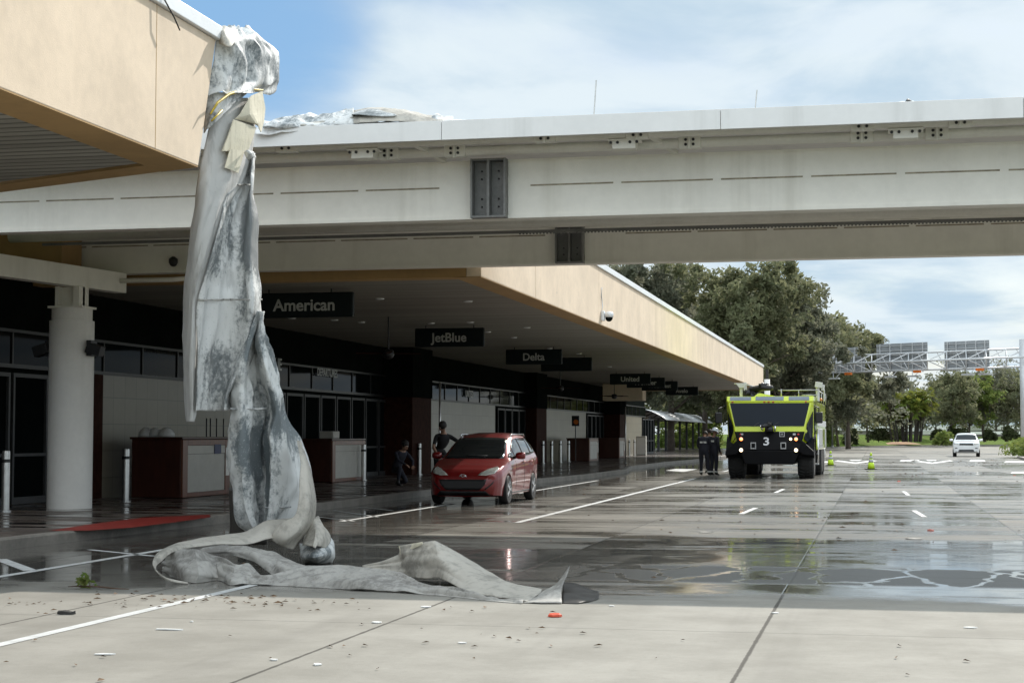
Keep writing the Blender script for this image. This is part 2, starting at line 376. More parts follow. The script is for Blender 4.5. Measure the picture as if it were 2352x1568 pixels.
KERB = [(-11.7, -12), (-11.55, 20), (-11.2, 30), (-11.25, 40), (-10.9, 50), (-10.15, 60), (-10.1, 69), (-10.9, 76), (-10.9, 88), (-10.35, 98), (-10.35, 150), (-9.2, 180), (-6.5, 208), (-1, 235), (6, 255), (16, 268), (40, 285), (90, 300)]
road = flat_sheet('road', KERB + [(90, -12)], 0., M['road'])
def sidewalk_mat():
    m, nt, b = nt_new('damp_pavement'); p = geo_pos(nt)
    n1 = noise_n(nt, p, .5, 6, .6); n2 = noise_n(nt, scaled(nt, p, (.5, 1.8, 1)), 1., 5, .6)
    c = mix_c(nt, ramp_n(nt, n1, .3, .7), (.075, .062, .055), (.16, .125, .105)); c = mix_c(nt, ramp_n(nt, n2, .45, .62), c, (.035, .03, .028)); L(nt, c, b.inputs['Base Color'])
    r = ramp_n(nt, n2, .40, .60, .5, .08); L(nt, r, b.inputs['Roughness']); bump_n(nt, b, noise_n(nt, p, 30, 3), .1, .01); return m
M['walk'] = sidewalk_mat()
M['kerb'] = mat('kerb_concrete', (.22, .20, .175), .7, var=.35, scale=2.)
inner = [(x - .16, y) for x, y in KERB[:13]]
flat_sheet('sidewalk', [(-30, -12)] + inner + [(-30, 208)], .15, M['walk'])
k = MB(); n = 13
vs = []
for (x, y) in KERB[:n]: vs += [(x, y, -.02), (x, y, .13), (x - .03, y, .155), (x - .19, y, .155)]
fs = [(i * 4 + j, i * 4 + j + 1, i * 4 + j + 5, i * 4 + j + 4) for i in range(n - 1) for j in range(3)]
ko = mesh_obj('kerb', vs, fs, M['kerb']); recalc(ko); ko['kind'] = 'structure'
# far verge kerb and the grass bank that climbs towards the white barrier
BK = [(-10.2, 181), (-6.3, 209.5), (-.8, 236.5), (6.2, 256.5), (16, 269.5), (40, 286.5), (90, 301.5)]
vs = []
for (x, y) in BK: vs += [(x, y - 1.4, 0.0), (x, y - 1.3, .14), (x, y, .14)]
fs = [(i * 3 + j, i * 3 + j + 1, i * 3 + j + 4, i * 3 + j + 3) for i in range(len(BK) - 1) for j in range(2)]
ko = mesh_obj('verge_kerb', vs, fs, M['kerb']); recalc(ko); ko['kind'] = 'structure'
vs = []; fs = []
cols = [(-120, 185), (-60, 186), (-25, 183)] + BK
rows = [(0, .10), (8, .25), (22, .7), (45, 1.3), (80, 1.7), (140, 1.8)]
for i, (x, y) in enumerate(cols):
    for j, (dy, z) in enumerate(rows): vs.append((x + (0 if i < 3 else dy * .12), y + dy, z + (.18 * noise.noise((x * .11, dy * .13, 3)) if j else 0)))
fs = [(i * 6 + j, i * 6 + j + 1, i * 6 + j + 7, i * 6 + j + 6) for i in range(len(cols) - 1) for j in range(5)]
bank = mesh_obj('grass_bank', vs, fs, M['grass'], smooth=True); recalc(bank); bank['kind'] = 'structure'
bank.data.update()
if bank.data.polygons[0].normal.z < 0: bank.data.flip_normals()
def bank_z(y_off): 
    for (a, za), (b_, zb) in zip(rows, rows[1:]):
        if a <= y_off <= b_: return za + (zb - za) * (y_off - a) / (b_ - a)
    return 1.8

# ------------------------------------------------------------------ painted markings
def stripe(a, b, w, z=.004):
    a, b = Vector(a), Vector(b); d = (b - a); d.z = 0; s = Vector((-d.y, d.x, 0)).normalized() * w / 2
    return [a + s + Vector((0, 0, z)), a - s + Vector((0, 0, z)), b - s + Vector((0, 0, z)), b + s + Vector((0, 0, z))]
mk = MB()
def line(x0, y0, x1, y1, w): mk.quad(*stripe(on_z(x0, y0), on_z(x1, y1), w))
mk.quad(*stripe((-6.36, 7, 0), (-6.30, 16.6, 0), .115)); mk.quad(*stripe((-6.24, 29.2, 0), (-6.38, 60.5, 0), .13)); mk.quad(*stripe((-6.4, 72, 0), (-6.4, 160, 0), .13))
mk.quad(*stripe((-9.4, 28.9, 0), (-9.38, 37, 0), .12)); mk.quad(*stripe((-9.36, 15, 0), (-9.45, 23.5, 0), .13)); mk.quad(*stripe((-9.35, 44, 0), (-9.35, 57, 0), .12))
line(0, 1284, 70, 1310, .16); line(205, 1262, 355, 1277, .09)
line(724, 1186, 814, 1197, .07); line(766, 1172, 868, 1187, .07); line(824, 1164, 902, 1172, .07)
line(1702, 1180, 1736, 1166, .11); line(1781, 1131, 1800, 1123, .11); line(2099, 1172, 2124, 1187, .10); line(2075, 1128, 2087, 1137, .10)
line(1850, 1090, 1870, 1087, .2)
mk.quad(*[on_z(x, y, .004) for x, y in ((1529, 1080), (1553, 1076), (1602, 1077), (1570, 1083))])
for cx in (1965, 2141):                                       # arrow heads painted on the lanes
    q = [(-50, 1.0), (-40, -.6), (0, 4.6), (40, -.6), (50, 1.0), (0, 7.2)]
    mk.quad(*[on_z(cx + x, 1057 + y, .004) for x, y in q[:3] + [q[5]]]); mk.quad(*[on_z(cx + x, 1057 + y, .004) for x, y in (q[2], q[3], q[4], q[5])])
    mk.quad(*[on_z(cx + x, 1057 + y, .004) for x, y in ((-15, -1.4), (15, -1.4), (9, .7), (-9, .7))])
for x0, x1, y in ((1885, 1905, 1060), (2070, 2110, 1057), (2230, 2260, 1057), (2310, 2352, 1060), (2325, 2352, 1085)):
    mk.quad(*[on_z(a, b_, .004) for a, b_ in ((x0, y - 1.2), (x1, y - 1.2), (x1 + 4, y + 1.6), (x0 - 4, y + 1.6))])
o = mk.build('road_marking', M['line']); o['kind'] = 'structure'
rp = flat_sheet('red_kerb_ramp', [tuple(on_z(x, y, .155)[:2]) for x, y in ((112, 1218), (230, 1200), (330, 1188), (482, 1181), (484, 1187), (400, 1199), (300, 1211), (200, 1218))], .156, M['red_paint'])
# ------------------------------------------------------------------ entrance canopies
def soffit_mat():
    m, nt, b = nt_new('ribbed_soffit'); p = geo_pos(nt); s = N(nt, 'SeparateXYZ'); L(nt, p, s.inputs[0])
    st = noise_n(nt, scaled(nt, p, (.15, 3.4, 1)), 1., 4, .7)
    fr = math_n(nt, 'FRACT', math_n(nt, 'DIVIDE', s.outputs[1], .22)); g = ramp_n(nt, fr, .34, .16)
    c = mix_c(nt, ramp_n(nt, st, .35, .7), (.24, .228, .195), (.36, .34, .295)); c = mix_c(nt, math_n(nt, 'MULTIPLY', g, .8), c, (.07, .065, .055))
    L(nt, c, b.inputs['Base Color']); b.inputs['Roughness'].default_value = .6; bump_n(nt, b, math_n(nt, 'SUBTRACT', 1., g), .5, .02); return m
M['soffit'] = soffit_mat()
XF, XW = -7.5, -17.0
def canopy(label, ya, yb, ska, skb, topb, zb, seams, XW=-17.0):
    """ya / yb: ends on the road side; ska / skb: how far each end recedes per metre towards the building; topb: how far the top of end b reaches past its foot"""
    t = thing('entrance_canopy', label, 'canopy', (XF, (ya + yb) / 2, 0), group='entrance canopies along the terminal')
    A = lambda x, z: ya + ska * (XF - x)
    def B(x, z): return yb + skb * (XF - x) + topb * (z - zb) / 1.6
    def slab(name, x0, x1, z0, z1, m, da=0., db=0., bevel=0.):
        b = MB(); v = [(x, (A(x, z) + da) if e == 0 else (B(x, z) + db), z) for z in (z0, z1) for x, e in ((x0, 0), (x1, 0), (x1, 1), (x0, 1))]
        b.add(v, [(3, 2, 1, 0), (4, 5, 6, 7), (0, 1, 5, 4), (1, 2, 6, 5), (2, 3, 7, 6), (3, 0, 4, 7)])
        return b.build(name, m, t, bevel=bevel)
    slab('fascia', XF - .30, XF, zb + .012, zb + 1.58, M['beige'], bevel=.012)
    slab('edge_trim', XF - .55, XF - .004, zb, zb + .012, M['trim_and_shade'])
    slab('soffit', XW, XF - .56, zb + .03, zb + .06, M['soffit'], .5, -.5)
    slab('roof', XW - .2, XF - .31, zb + 1.2, zb + 1.56, M['white_coping'])
    slab('coping', XF - .42, XF + .05, zb + 1.585, zb + 1.75, M['white_coping'], -.03, .05, .01)
    for e, nm in ((0, 'end_fascia'), (1, 'end_fascia')):
        b = MB(); v = []
        for z in (zb + .004, zb + 1.578):
            for x in (XW - .2, XF - .305):
                y = A(x, z) if e == 0 else B(x, z); s = 1 if e == 0 else -1
                v += [(x, y, z), (x, y + s * .45 * (1 if z == zb else 1), z)]
        b.add(v, [(0, 1, 3, 2), (4, 6, 7, 5), (0, 2, 6, 4), (1, 5, 7, 3), (0, 4, 5, 1), (2, 3, 7, 6)])
        b.build(nm, M['trim_and_shade'], t)  # end faces in darker tan: the stucco's shade put into the colour
    for y in seams:
        MB().box(XF - .01, XF + .002, y - .006, y + .006, zb + .02, zb + 1.58).build('expansion_joint', M['trim_and_shade'], t)
    return t
near_c = canopy('near canopy with beige stucco fascia, torn roofing hanging off its end', -8., 17.74, 0., .42, .50, 4.585, [on_x(357, 300, XF).y, 8.0], -11.7)
far_c = canopy('long far canopy with beige fascia running past the parked red car', 31.75, 115.8, 0., 0., .12, 4.63, [on_x(1375.8, 700, XF).y, on_x(1230, 660, XF).y, 75, 95])

# down lights set in the far canopy soffit, fans, hanging signs
dl = None
for i, (px, py) in enumerate([(872, 686), (670, 731), (768, 735), (830, 740), (990, 742), (1075, 692), (1120, 762), (1180, 775), (1080, 740), (1262, 800), (1330, 812), (1210, 752), (1400, 842)]):
    p = on_z(px, py, 4.65); lt = MB().lathe([(.10, .03), (.11, 0.), (.08, -.015)], 14)
    if dl is None:
        dl = lt.build('downlight', M['white_coping'], None, True); o = dl
        tag(o, 'small round white downlight set in the far canopy soffit', 'light', 'soffit downlights')
    else: o = dl.copy(); COL.objects.link(o)
    o.location = (p.x, p.y, 4.645)
def fan(px, py, z, label):
    p = on_z(px, py, z); t = thing('ceiling_fan', label, 'fan', p, rnd.random(), 'ceiling fans under the far canopy')
    MB().tube([(0, 0, 4.66 - z), (0, 0, .1)], .02).build('downrod', M['black'], t, local=True)
    MB().lathe([(.03, .16), (.14, .12), (.16, 0), (.10, -.09), (.02, -.11)], 14).build('motor_housing', M['black'], t, True, local=True)
    for k in range(4):
        a = k * PI / 2; b = MB(); R = Matrix.Rotation(a, 3, 'Z')
        b.add([R @ Vector(v) for v in ((.12, -.05, .03), (.30, -.07, .035), (.85, -.075, .03), (.85, .075, .055), (.30, .07, .06), (.12, .05, .05))] + [R @ Vector(v) for v in ((.12, -.05, .018), (.30, -.07, .023), (.85, -.075, .018), (.85, .075, .043), (.30, .07, .048), (.12, .05, .038))],
              [(0, 1, 2, 3, 4, 5), (11, 10, 9, 8, 7, 6)] + [(i, i + 6, (i + 1) % 6 + 6, (i + 1) % 6) for i in range(6)])
        b.build('blade', M['brown_pier'], t, local=True)
fan(892, 815, 3.65, 'dark ceiling fan hanging left of the second airline sign')
fan(1287, 893, 3.60, 'dark ceiling fan hanging below the blank dark sign')
fan(1411, 911, 3.60, 'dark ceiling fan in front of the tan bulkhead')
def hang_sign(yc, body, label, size=.30, w=2.02, xc=-11.78, z=4.32):
    t = thing('hanging_sign', label, 'sign', (xc, yc, 4.63), 0, 'dark airline signs under the far canopy')
    MB().box(-w / 2, w / 2, -.07, .07, -.58, -.05).build('panel', M['sign'], t, bevel=.03, local=True)
    for x in (-.7, .7): MB().tube([(x, 0, -.06), (x, 0, .03)], .018).build('hanger', M['black'], t, local=True)
    if body: text(body, size, (.12 if w > 2.2 else 0, -.075, -.33), (PI / 2, 0, 0), M['sign_text'], t, bold=.02)
hang_sign(33.9, 'American', 'dark hanging sign nearest the torn roofing, longest pale name', .355, 2.4, xc=-11.98)
hang_sign(46.0, 'JetBlue', 'dark hanging sign above the left door, name with two capitals', .36)
hang_sign(58.0, 'Delta', 'dark hanging sign with a short five letter name, above the red car', .36)
hang_sign(64.4, '', 'blank dark hanging sign half behind the five letter sign')
hang_sign(81.8, 'United', 'dark hanging sign with a six letter name, before the tan bulkhead', .34)
hang_sign(87.5, 'Frontier', 'dark hanging sign partly hidden, only its last letters showing', .34)
hang_sign(93.3, 'Southwest', 'dark hanging sign third in the overlapping far run', .30)
hang_sign(104.3, 'Avelo', 'dark hanging sign farthest along the canopy, by the truck', .32)

# ------------------------------------------------------------------ terminal building front
tb = thing('terminal_building', 'terminal front with tan stone panels, brown piers and dark glazing under the canopies', 'building', (XW, 60, 0))
MB().box(XW - .5, XW - .05, -12, 126, 0, 4.78).build('wall', M['dark_wall'], tb)
MB().box(XW - .04, XW + .02, -12, 126, 2.98, 3.62).build('clerestory_window', M['dark_glass'], tb)
b = MB()
for y in [v * 2.04 - 10 for v in range(66)]: b.box(XW + .02, XW + .05, y - .025, y + .025, 2.98, 3.62)
b.box(XW + .0, XW + .06, -12, 126, 2.9, 2.98); b.box(XW + .0, XW + .06, -12, 126, 3.62, 3.68)
b.build('window_frame', M['frame_dark'], tb)
for k, y0 in enumerate((8., 32.5, 57., 81.5, 106.)):
    xp = -15.95 if k != 3 else -16.42
    if k == 1:
        MB().box(XW - .04, XW + .12, 34.1, 34.72, .14, 2.9).build('pier', M['brown_pier'], tb, bevel=.02)
    else:
        MB().box(XW - .04, xp, y0, y0 + 2.6, .14, 2.9).build('pier', M['brown_pier'], tb, bevel=.02)
        MB().box(XW - .04, xp + .03, y0 - .03, y0 + 2.63, 2.9, 4.66).build('pier_head', M['dark_wall'], tb)
    MB().box(XW - .04, XW + .04, y0 + (3.2 if k != 1 else 2.25), y0 + 17.6 if k != 1 else y0 + 10.6, .14, 2.9).build('stone_panel', M['tan_tile'], tb)
    d0 = y0 + 18.1 if k != 1 else y0 + 11.2
    while d0 < y0 + 24.2:
        w = 1.45
        dg = MB().box(XW - .03, XW + .01, d0, d0 + w, .16, 2.75).build('glass_door', M['door_glass'], tb)
        fr = MB(); X0, X1 = XW + .011, XW + .07
        fr.box(X0, X1, d0, d0 + .07, .16, 2.8); fr.box(X0, X1, d0 + w - .07, d0 + w, .16, 2.8); fr.box(X0, X1, d0 + .07, d0 + w - .07, 2.72, 2.8); fr.box(X0, X1, d0 + .07, d0 + w - .07, .16, .30); fr.box(X0, X1, d0 + .07, d0 + w - .07, 1.12, 1.18)
        fr.build('door_frame', M['door_frame'], dg)
        d0 += w + .12
pb = on_y(1384, 920, 99.).x; pe = on_y(1476, 920, 99.).x
MB().box(pb, pe, 99., 100.5, 3.62, 4.62).build('bulkhead', M['beige'], tb, bevel=.02)
MB().box(-32, on_y(142, 560, 30.3).x, 30.3, 31.15, 4.86, 7.2).build('parapet', M['trim_and_shade'], tb)
for px, py, sz, wd in ((752, 857, .34, 'DEPARTURES'), (963, 872, .42, 'DELTA'), (622, 836, .50, 'JETBLUE'), (1078, 905, .40, 'UNITED')):
    p = on_x(px, py, XW + .1); text(wd, sz, Vector((XW + .10, p.y, p.z)) - Vector(tb.location), (PI / 2, 0, PI / 2), M['frame_alu'], tb, 'wall_lettering', .01, .01)

# ------------------------------------------------------------------ footbridge
Y1, Y2 = 24.5, 31.3; BX0, BX1 = -27., 30.
fb = thing('footbridge', 'white steel footbridge crossing over the whole roadway', 'bridge', (-5.6, 27.5, 0))
for yy, nm, zt in ((Y1, 'girder', 5.69), (Y2, 'girder', 5.64)):
    b = MB(); b.box(BX0, BX1, yy, yy + .05, 4.85, zt - .03)                      # web
    b.box(BX0, BX1, yy - .02, yy + .30, 4.80, 4.85); b.box(BX0, BX1, yy - .02, yy + .3, zt - .03, zt)
    g_ = b.build(nm, M['white_paint'], fb)
    x = -17.; zz = 5.29 if yy == Y1 else 5.36
    while x < 8:
        ln = 1.15 + .25 * rnd.random()
        if not (-6.1 < x + ln / 2 < -5.2): MB().box(x, x + ln, yy - .004, yy, zz - .012, zz + .012).build('weld_slot', M['rust'], g_)
        x += ln + .12
    s = MB(); sx_ = -5.64
    s.box(sx_ - .27, sx_ + .27, yy - .02, yy, 4.85, zt - .03 + .0)
    for xx in (-.27, .24): s.box(sx_ + xx, sx_ + xx + .03, yy - .20, yy - .02, 4.80, zt)
    s.box(sx_ - .02, sx_ + .02, yy - .19, yy - .02, 4.83, zt - .03)
    s.box(sx_ - .24, sx_ + .24, yy - .19, yy - .02, 4.80, 4.83); s.box(sx_ - .24, sx_ + .24, yy - .19, yy - .02, zt - .03, zt)
    so = s.build('splice_plate', M['grey_steel'], fb)
    for xx in (-.13, .13):
        for z in (4.98, 5.1, 5.4, 5.52): MB().lathe([(.014, 0), (.014, -.02), (.006, -.026)], 8, (sx_ + xx, yy - .02, z), 'y').build('bolt', M['dark_hole'], so)
MB().box(BX0, BX1, 23.95, 32.6, 6.02, 6.06).build('roof_deck', M['white_fascia'], fb)
# fascia panels
xs = [BX0, -21, -14.2, on_y(1017, 300, 23.5).x, on_y(1656, 270, 23.5).x, on_y(2350, 250, 23.5).x, 9.5, 17, 24, BX1]
for a, c in zip(xs, xs[1:]):
    MB().box(a + .004, c - .004, 23.42, 23.46, 5.83, 6.115).build('fascia_panel', M['white_fascia'], fb, bevel=.004)
MB().box(BX0, BX1, 23.465, 24.0, 6.065, 6.118).build('roof_edge', M['white_coping'], fb)
MB().box(BX0, BX1, 32.55, 32.6, 5.7, 6.0).build('rear_fascia', M['white_fascia'], fb)
for y, z, r in ((23.75, 5.875, .07), (24.12, 5.775, .075)):
    MB().tube([(BX0, y, z), (BX1, y, z)], r, 14).build('roof_tube', M['white_tube'], fb, True)
def clamp(px, y, z, r):
    x = on_y(px, 330, y).x; b = MB(); b.box(x - .16, x + .16, y - r - .015, y + r + .01, z - r - .012, z + r + .012); b.box(x - .018, x + .018, y - r - .05, y - r - .015, z - r - .03, z + r + .03)
    o = b.build('tube_clamp', M['white_tube'], fb, bevel=.006)
    for dx in (-.055, .055):
        for dz in (-.035, .035): MB().lathe([(.022, 0), (.022, -.012)], 8, (x + dx, y - r - .016, z + dz), 'y').build('bolt', M['dark_hole'], o)
for px in (660, 1253, 1465, 1982, 2206): clamp(px, 23.75, 5.875, .07)
for px in (895, 1047, 1585, 1980, 2152): clamp(px, 24.12, 5.775, .075)
for px in (840, 1437, 2080):
    x = on_y(px, 340, 23.9).x; b = MB(); b.box(x - .17, x + .17, 23.72, 23.98, 5.66, 5.78); b.box(x - .24, x + .24, 23.70, 24.0, 5.775, 5.80)
    o = b.build('junction_box', M['white_tube'], fb, bevel=.006)
    for dx in (-.19, -.09, .09, .19): MB().lathe([(.022, 0), (.022, -.014)], 8, (x + dx, 23.715, 5.75), 'y').build('bolt', M['dark_hole'], o)
for px in (960, 1495):
    x = on_y(px, 340, 24.1).x; MB().bar((x - .05, 23.7, 5.9), (x + .32, 24.45, 5.70), .09, .06).build('brace', M['white_tube'], fb)
# conduit with a toothed rubber strip between the girders
b = MB().tube([(-15.5, 28, 5.19), (BX1, 28, 5.25)], .115, 14); b.build('drain_pipe', M['white_tube'], fb, True)
b = MB().box(-15, BX1, 28.25, 28.29, 5.035, 5.085)
x = -6.
while x < 6: b.box(x, x + .03, 28.25, 28.28, 5.015, 5.035); x += .06
b.build('seal_strip', M['grey_steel'], fb)
for px in (2010, 2090, 2160):
    p = on_y(px, 545, 29.0); MB().box(p.x - .15, p.x + .15, 28.8, 28.86, 5.16, 5.18).build('bracket', M['white_tube'], fb)
# leg of the bridge on the pavement
cx_, cy_ = -15.14, 29.75
b = MB().lathe([(.425, .14), (.425, 3.74), (.385, 3.745), (.385, 3.98)], 32, (cx_, cy_, 0)); b.build('column', M['col_white'], fb, auto=35)
b = MB(); b.box(cx_ - .24, cx_ + .24, cy_ - .04, cy_ + .04, 3.98, 4.40); b.box(cx_ - .26, cx_ - .19, cy_ - .2, cy_ + .2, 3.98, 4.40); b.box(cx_ + .12, cx_ + .24, cy_ - .2, cy_ + .2, 3.98, 4.4); b.box(cx_ - .36, cx_ + .36, cy_ - .3, cy_ + .3, 3.98, 4.02)
b.build('bearing_bracket', M['white_paint'], fb)
MB().bar((-14.85, 31.25, 4.60), (-16.55, 20.5, 4.60), .28, .40).build('crossbeam', M['white_paint'], fb, bevel=.008)
MB().tube([(-14.75, 31.0, 4.63), (-13.75, 31.3, 4.66), (-13.55, 31.5, 4.70)], .05, 10).build('brace', M['white_tube'], fb, True)
for s, dx in ((-1, -.40), (1, .46)):
    b = MB().obox((cx_ + dx + s * .12, cy_ - .18, 3.18), (.30, .22, .20), Matrix.Rotation(s * .3, 3, 'Y')); b.box(cx_ + dx - .05, cx_ + dx + .05, cy_ - .22, cy_ + .05, 3.06, 3.36)
    b.build('flood_light', M['black'], fb, bevel=.01)
p = on_y(398, 603, 31.2); b = MB().lathe([(.03, .12), (.09, .07), (.09, 0), (.06, -.06), (.02, -.08)], 16, p); b.build('camera_dome', M['black'], fb, True)
for px, y0, y1 in ((1362, 270, 185), (1731, 250, 207)):
    x = on_y(px, y0, 24.3).x; zt = on_y(px, y1, 24.3).z
    r = MB().tube([(0, 0, 0), (.05, 0, zt - 6.06)], .011, 6); r.lathe([(.04, 0), (.02, .05)], 8)
    o = r.build('lightning_rod', M['steel'], None); o.location = (x, 24.3, 6.06)
    tag(o, 'taller leaning lightning rod on the footbridge roof' if px < 1500 else 'shorter straight lightning rod on the footbridge roof', 'lightning rod', 'lightning rods on the footbridge')

# dome camera and stray wires on the canopy fascias
p = on_x(1381, 727, XF)
t = thing('security_camera', 'white dome security camera fixed to the far beige fascia', 'camera', (XF, p.y, p.z))
MB().box(.005, .10, -.10, .10, -.12, .16).build('mount', M['white_coping'], t, bevel=.02, local=True)
MB().lathe([(.12, .0), (.13, .08), (.12, .12), (.05, .16)], 16, (.22, 0, -.02), 'z').build('housing', M['white_coping'], t, True, local=True)
MB().lathe([(.11, .0), (.10, -.06), (.06, -.11), (.01, -.125)], 16, (.22, 0, -.02), 'z').build('dome', M['dark_glass'], t, True, local=True)
b = MB().tube([(XF + .012, p.y, p.z + .1), (XF + .03, p.y + .05, p.z + .3), (XF + .012, p.y - .03, p.z + .6), (XF + .02, p.y + .02, p.z + .82)], .016, 6)
tag(b.build('loose_cable', M['white_coping'], None, True), 'loose pale cable above the dome camera', 'cable')
a = on_x(378, 0, XF + .07); c = on_x(413, 70, XF + .12)
b = MB().tube([a + Vector((-.1, -.5, .6)), a, (a + c) / 2 + Vector((.02, 0, -.02)), c], .009, 6)
tag(b.build('dangling_wire', M['frame_dark'], None, True), 'thin dark wire dangling over the near fascia', 'wire')
# ------------------------------------------------------------------ kerbside counters, bollards, poles
def podium(x0, x1, y0, y1, h, label):
    t = thing('kerbside_counter', label, 'counter', ((x0 + x1) / 2, y0, .15), 0, 'check-in counters on the pavement')
    MB().box(x0, x1, y0, y1, .16, h).build('cabinet', M['podium'], t, bevel=.01)
    MB().box(x0 - .04, x1 + .05, y0 - .04, y1 + .04, h, h + .05).build('counter_top', M['podium'], t, bevel=.01)
    f = MB(); X = x1 + .001
    f.box(X, X + .05, y0, y0 + .28, .16, h - .01); f.box(X, X + .05, y1 - .28, y1, .16, h - .01); f.box(X, X + .05, y0 + .28, y1 - .28, h - .14, h - .01); f.box(X, X + .05, y0 + .28, y1 - .28, .16, .26)
    f.build('front_frame', M['podium_edge'], t, bevel=.008)
    MB().box(X, X + .03, y0 + .285, y1 - .285, .265, h - .34).build('white_panel', M['panel_white'], t)
    MB().box(X, X + .04, y0 + .285, y1 - .285, h - .33, h - .145).build('pale_band', M['panel_white'], t)
    MB().box(X + .05, X + .056, y1 - .27, y1 - .05, .6, h - .2).build('metal_strip', M['steel'], t)
    return t
M['navy'] = mat('navy_notice', (.03, .04, .12), .5)
XA, XB = on_y(303, 1000, 35.0).x, on_y(416, 1000, 35.0).x
p1 = podium(XA, XB, 35.0, on_x(524, 1000, XB).y, 1.46, 'dark red counter with white front panel, left of the torn roofing foot')
MB().box(XB + .052, XB + .06, on_x(488, 1000, XB).y, on_x(503, 1000, XB).y, 1.12, 1.34).build('notice', M['navy'], p1)
q = on_z(760, 1108, .15); YB2 = q.y; XA2 = on_y(690, 1000, YB2).x; XB2 = q.x
p2 = podium(XA2, XB2, YB2, on_x(836, 1000, XB2).y, 1.40, 'dark red counter with white front panel, right of the torn roofing foot')
q = on_z(1352, 1059, .15)
p3 = podium(on_y(1302, 1000, q.y).x, q.x, q.y, on_x(1372, 1000, q.x).y, 1.36, 'dark red counter with white end panel, right of the four far bollards')
q = on_z(1421, 1052, .15)
p4 = podium(on_y(1376, 1000, q.y).x, q.x, q.y, on_x(1433, 1000, q.x).y, 1.36, 'dark red counter farthest along the pavement')
M['white_plastic'] = mat('white_plastic', (.62, .62, .60), .5)
for i, (px, w) in enumerate(((335, .17), (356, .15), (382, .19))):
    p = on_y(px, 1006, 35.6); o = MB().lathe([(.04, 0), (w, .0), (w * .98, .08), (w * .7, .16), (w * .25, .21), (.01, .215)], 14).build('work_helmet', M['white_plastic'], None, True); o.location = (p.x, 35.6, 1.512)
    tag(o, ['leftmost white rounded helmet on the counter top', 'smallest white rounded helmet, middle on the counter top', 'largest white rounded helmet, nearest the four thin rods'][i], 'helmet', 'white helmets on the counter')
for i, px in enumerate((474, 483, 497, 513)):
    p = on_x(px, 1006, XB - .3); o = MB().tube([(0, 0, 0), (0, 0, .44)], .016, 8).build('thin_rod', M['black'], None, True); o.location = (XB - .3, p.y, 1.512)
    tag(o, 'thin dark upright rod standing on the left counter top', 'rod', 'thin rods on the left counter')
o = MB().box(-.22, .22, -.3, .3, 0, .22).build('grey_carton', M['panel_white'], None, bevel=.02); o.location = (XB2 - .35, YB2 + .9, 1.452); tag(o, 'pale carton on the counter top right of the torn roofing', 'carton')
M['dark_fill'] = mat('dark_fill_sheet', (.05, .045, .04), .5)
BOL = [(12, 1175, 'leftmost steel bollard, at the edge of the view beside the white column'), (288, 1153, 'steel bollard between the white column and the left counter'), (835, 1103, 'steel bollard against the right end of the second counter'), (880, 1088, 'short steel bollard right of the second counter'), (922, 1089, 'steel bollard half behind the crouching person in navy'), (963, 1090, 'tall steel bollard left of the man leaning on the car'), (1001, 1082, 'steel bollard at the feet of the leaning man'),
       (1247, 1064, 'first steel bollard right of the red car'), (1267, 1063, 'second steel bollard right of the red car'), (1287, 1061.5, 'third steel bollard right of the red car'), (1306, 1060, 'fourth steel bollard right of the red car, against the counter'), (1445, 1046, 'steel bollard right of the thin far sign pole'), (1457, 1045.5, 'last steel bollard before the white cabinet')]
first = None
for px, py, lab in BOL:
    p = on_z(px, py, .15)
    if first is None:
        first = thing('steel_bollard', lab, 'bollard', p, 0, 'steel bollards along the pavement')
        MB().lathe([(.075, 0), (.075, 1.08), (.07, 1.11), (.02, 1.12)], 16).build('post', M['steel'], first, local=True, auto=40)
        MB().lathe([(.11, 0), (.11, .03), (.08, .035)], 16).build('base_ring', M['steel'], first, local=True, auto=40)
        MB().lathe([(.078, .9), (.078, .96)], 16).build('band', M['black'], first, local=True, auto=40)
        b = first
    else: b = copy_tree(first); b.location = p; b['label'] = lab
def pole(X, Y, h, label):
    t = thing('sign_pole', label, 'pole', (X, Y, .15), 0, 'thin steel sign poles on the kerb')
    MB().tube([(0, 0, 0), (0, 0, h)], .032, 10).build('post', M['steel'], t, True, local=True)
    MB().lathe([(.09, 0), (.09, .02), (.05, .04)], 12).build('base_plate', M['steel'], t, local=True)
pole(on_z(1010, 1110, .15).x, on_z(1010, 1110, .15).y, 2.95, 'thin steel pole in front of the man leaning on the red car')
pole(on_z(1437, 1063, .15).x, on_z(1437, 1063, .15).y, 2.85, 'thin steel pole on the far kerb, left of the covered walkway')
p = on_z(1472, 1046, .15)
t = thing('white_cabinet', 'white waist high utility cabinet at the pavement end of the terminal', 'cabinet', p)
MB().box(-.3, .38, -.3, .3, .0, 1.35).build('body', M['panel_white'], t, bevel=.02, local=True); MB().box(-.25, .33, -.315, -.302, .1, 1.25).build('door', M['col_white'], t, local=True)
# stand with an orange notice, behind the four bollards
p = on_z(1322, 1060, .15)
t = thing('notice_stand', 'dark board with an orange mark on a thin stand by the stone panel', 'sign', (p.x, p.y, .15))
MB().tube([(0, 0, 0), (0, 0, 1.9)], .025, 8).build('post', M['black'], t, local=True); MB().box(-.2, .2, -.02, .02, 1.9, 2.45).build('board', M['black'], t, local=True)
M['orange'] = mat('orange_paint', (.72, .17, .02), .5); MB().lathe([(.13, -.021), (.13, -.03)], 16, (.03, 0, 2.12), 'y').build('orange_disc', M['orange'], t, local=True)

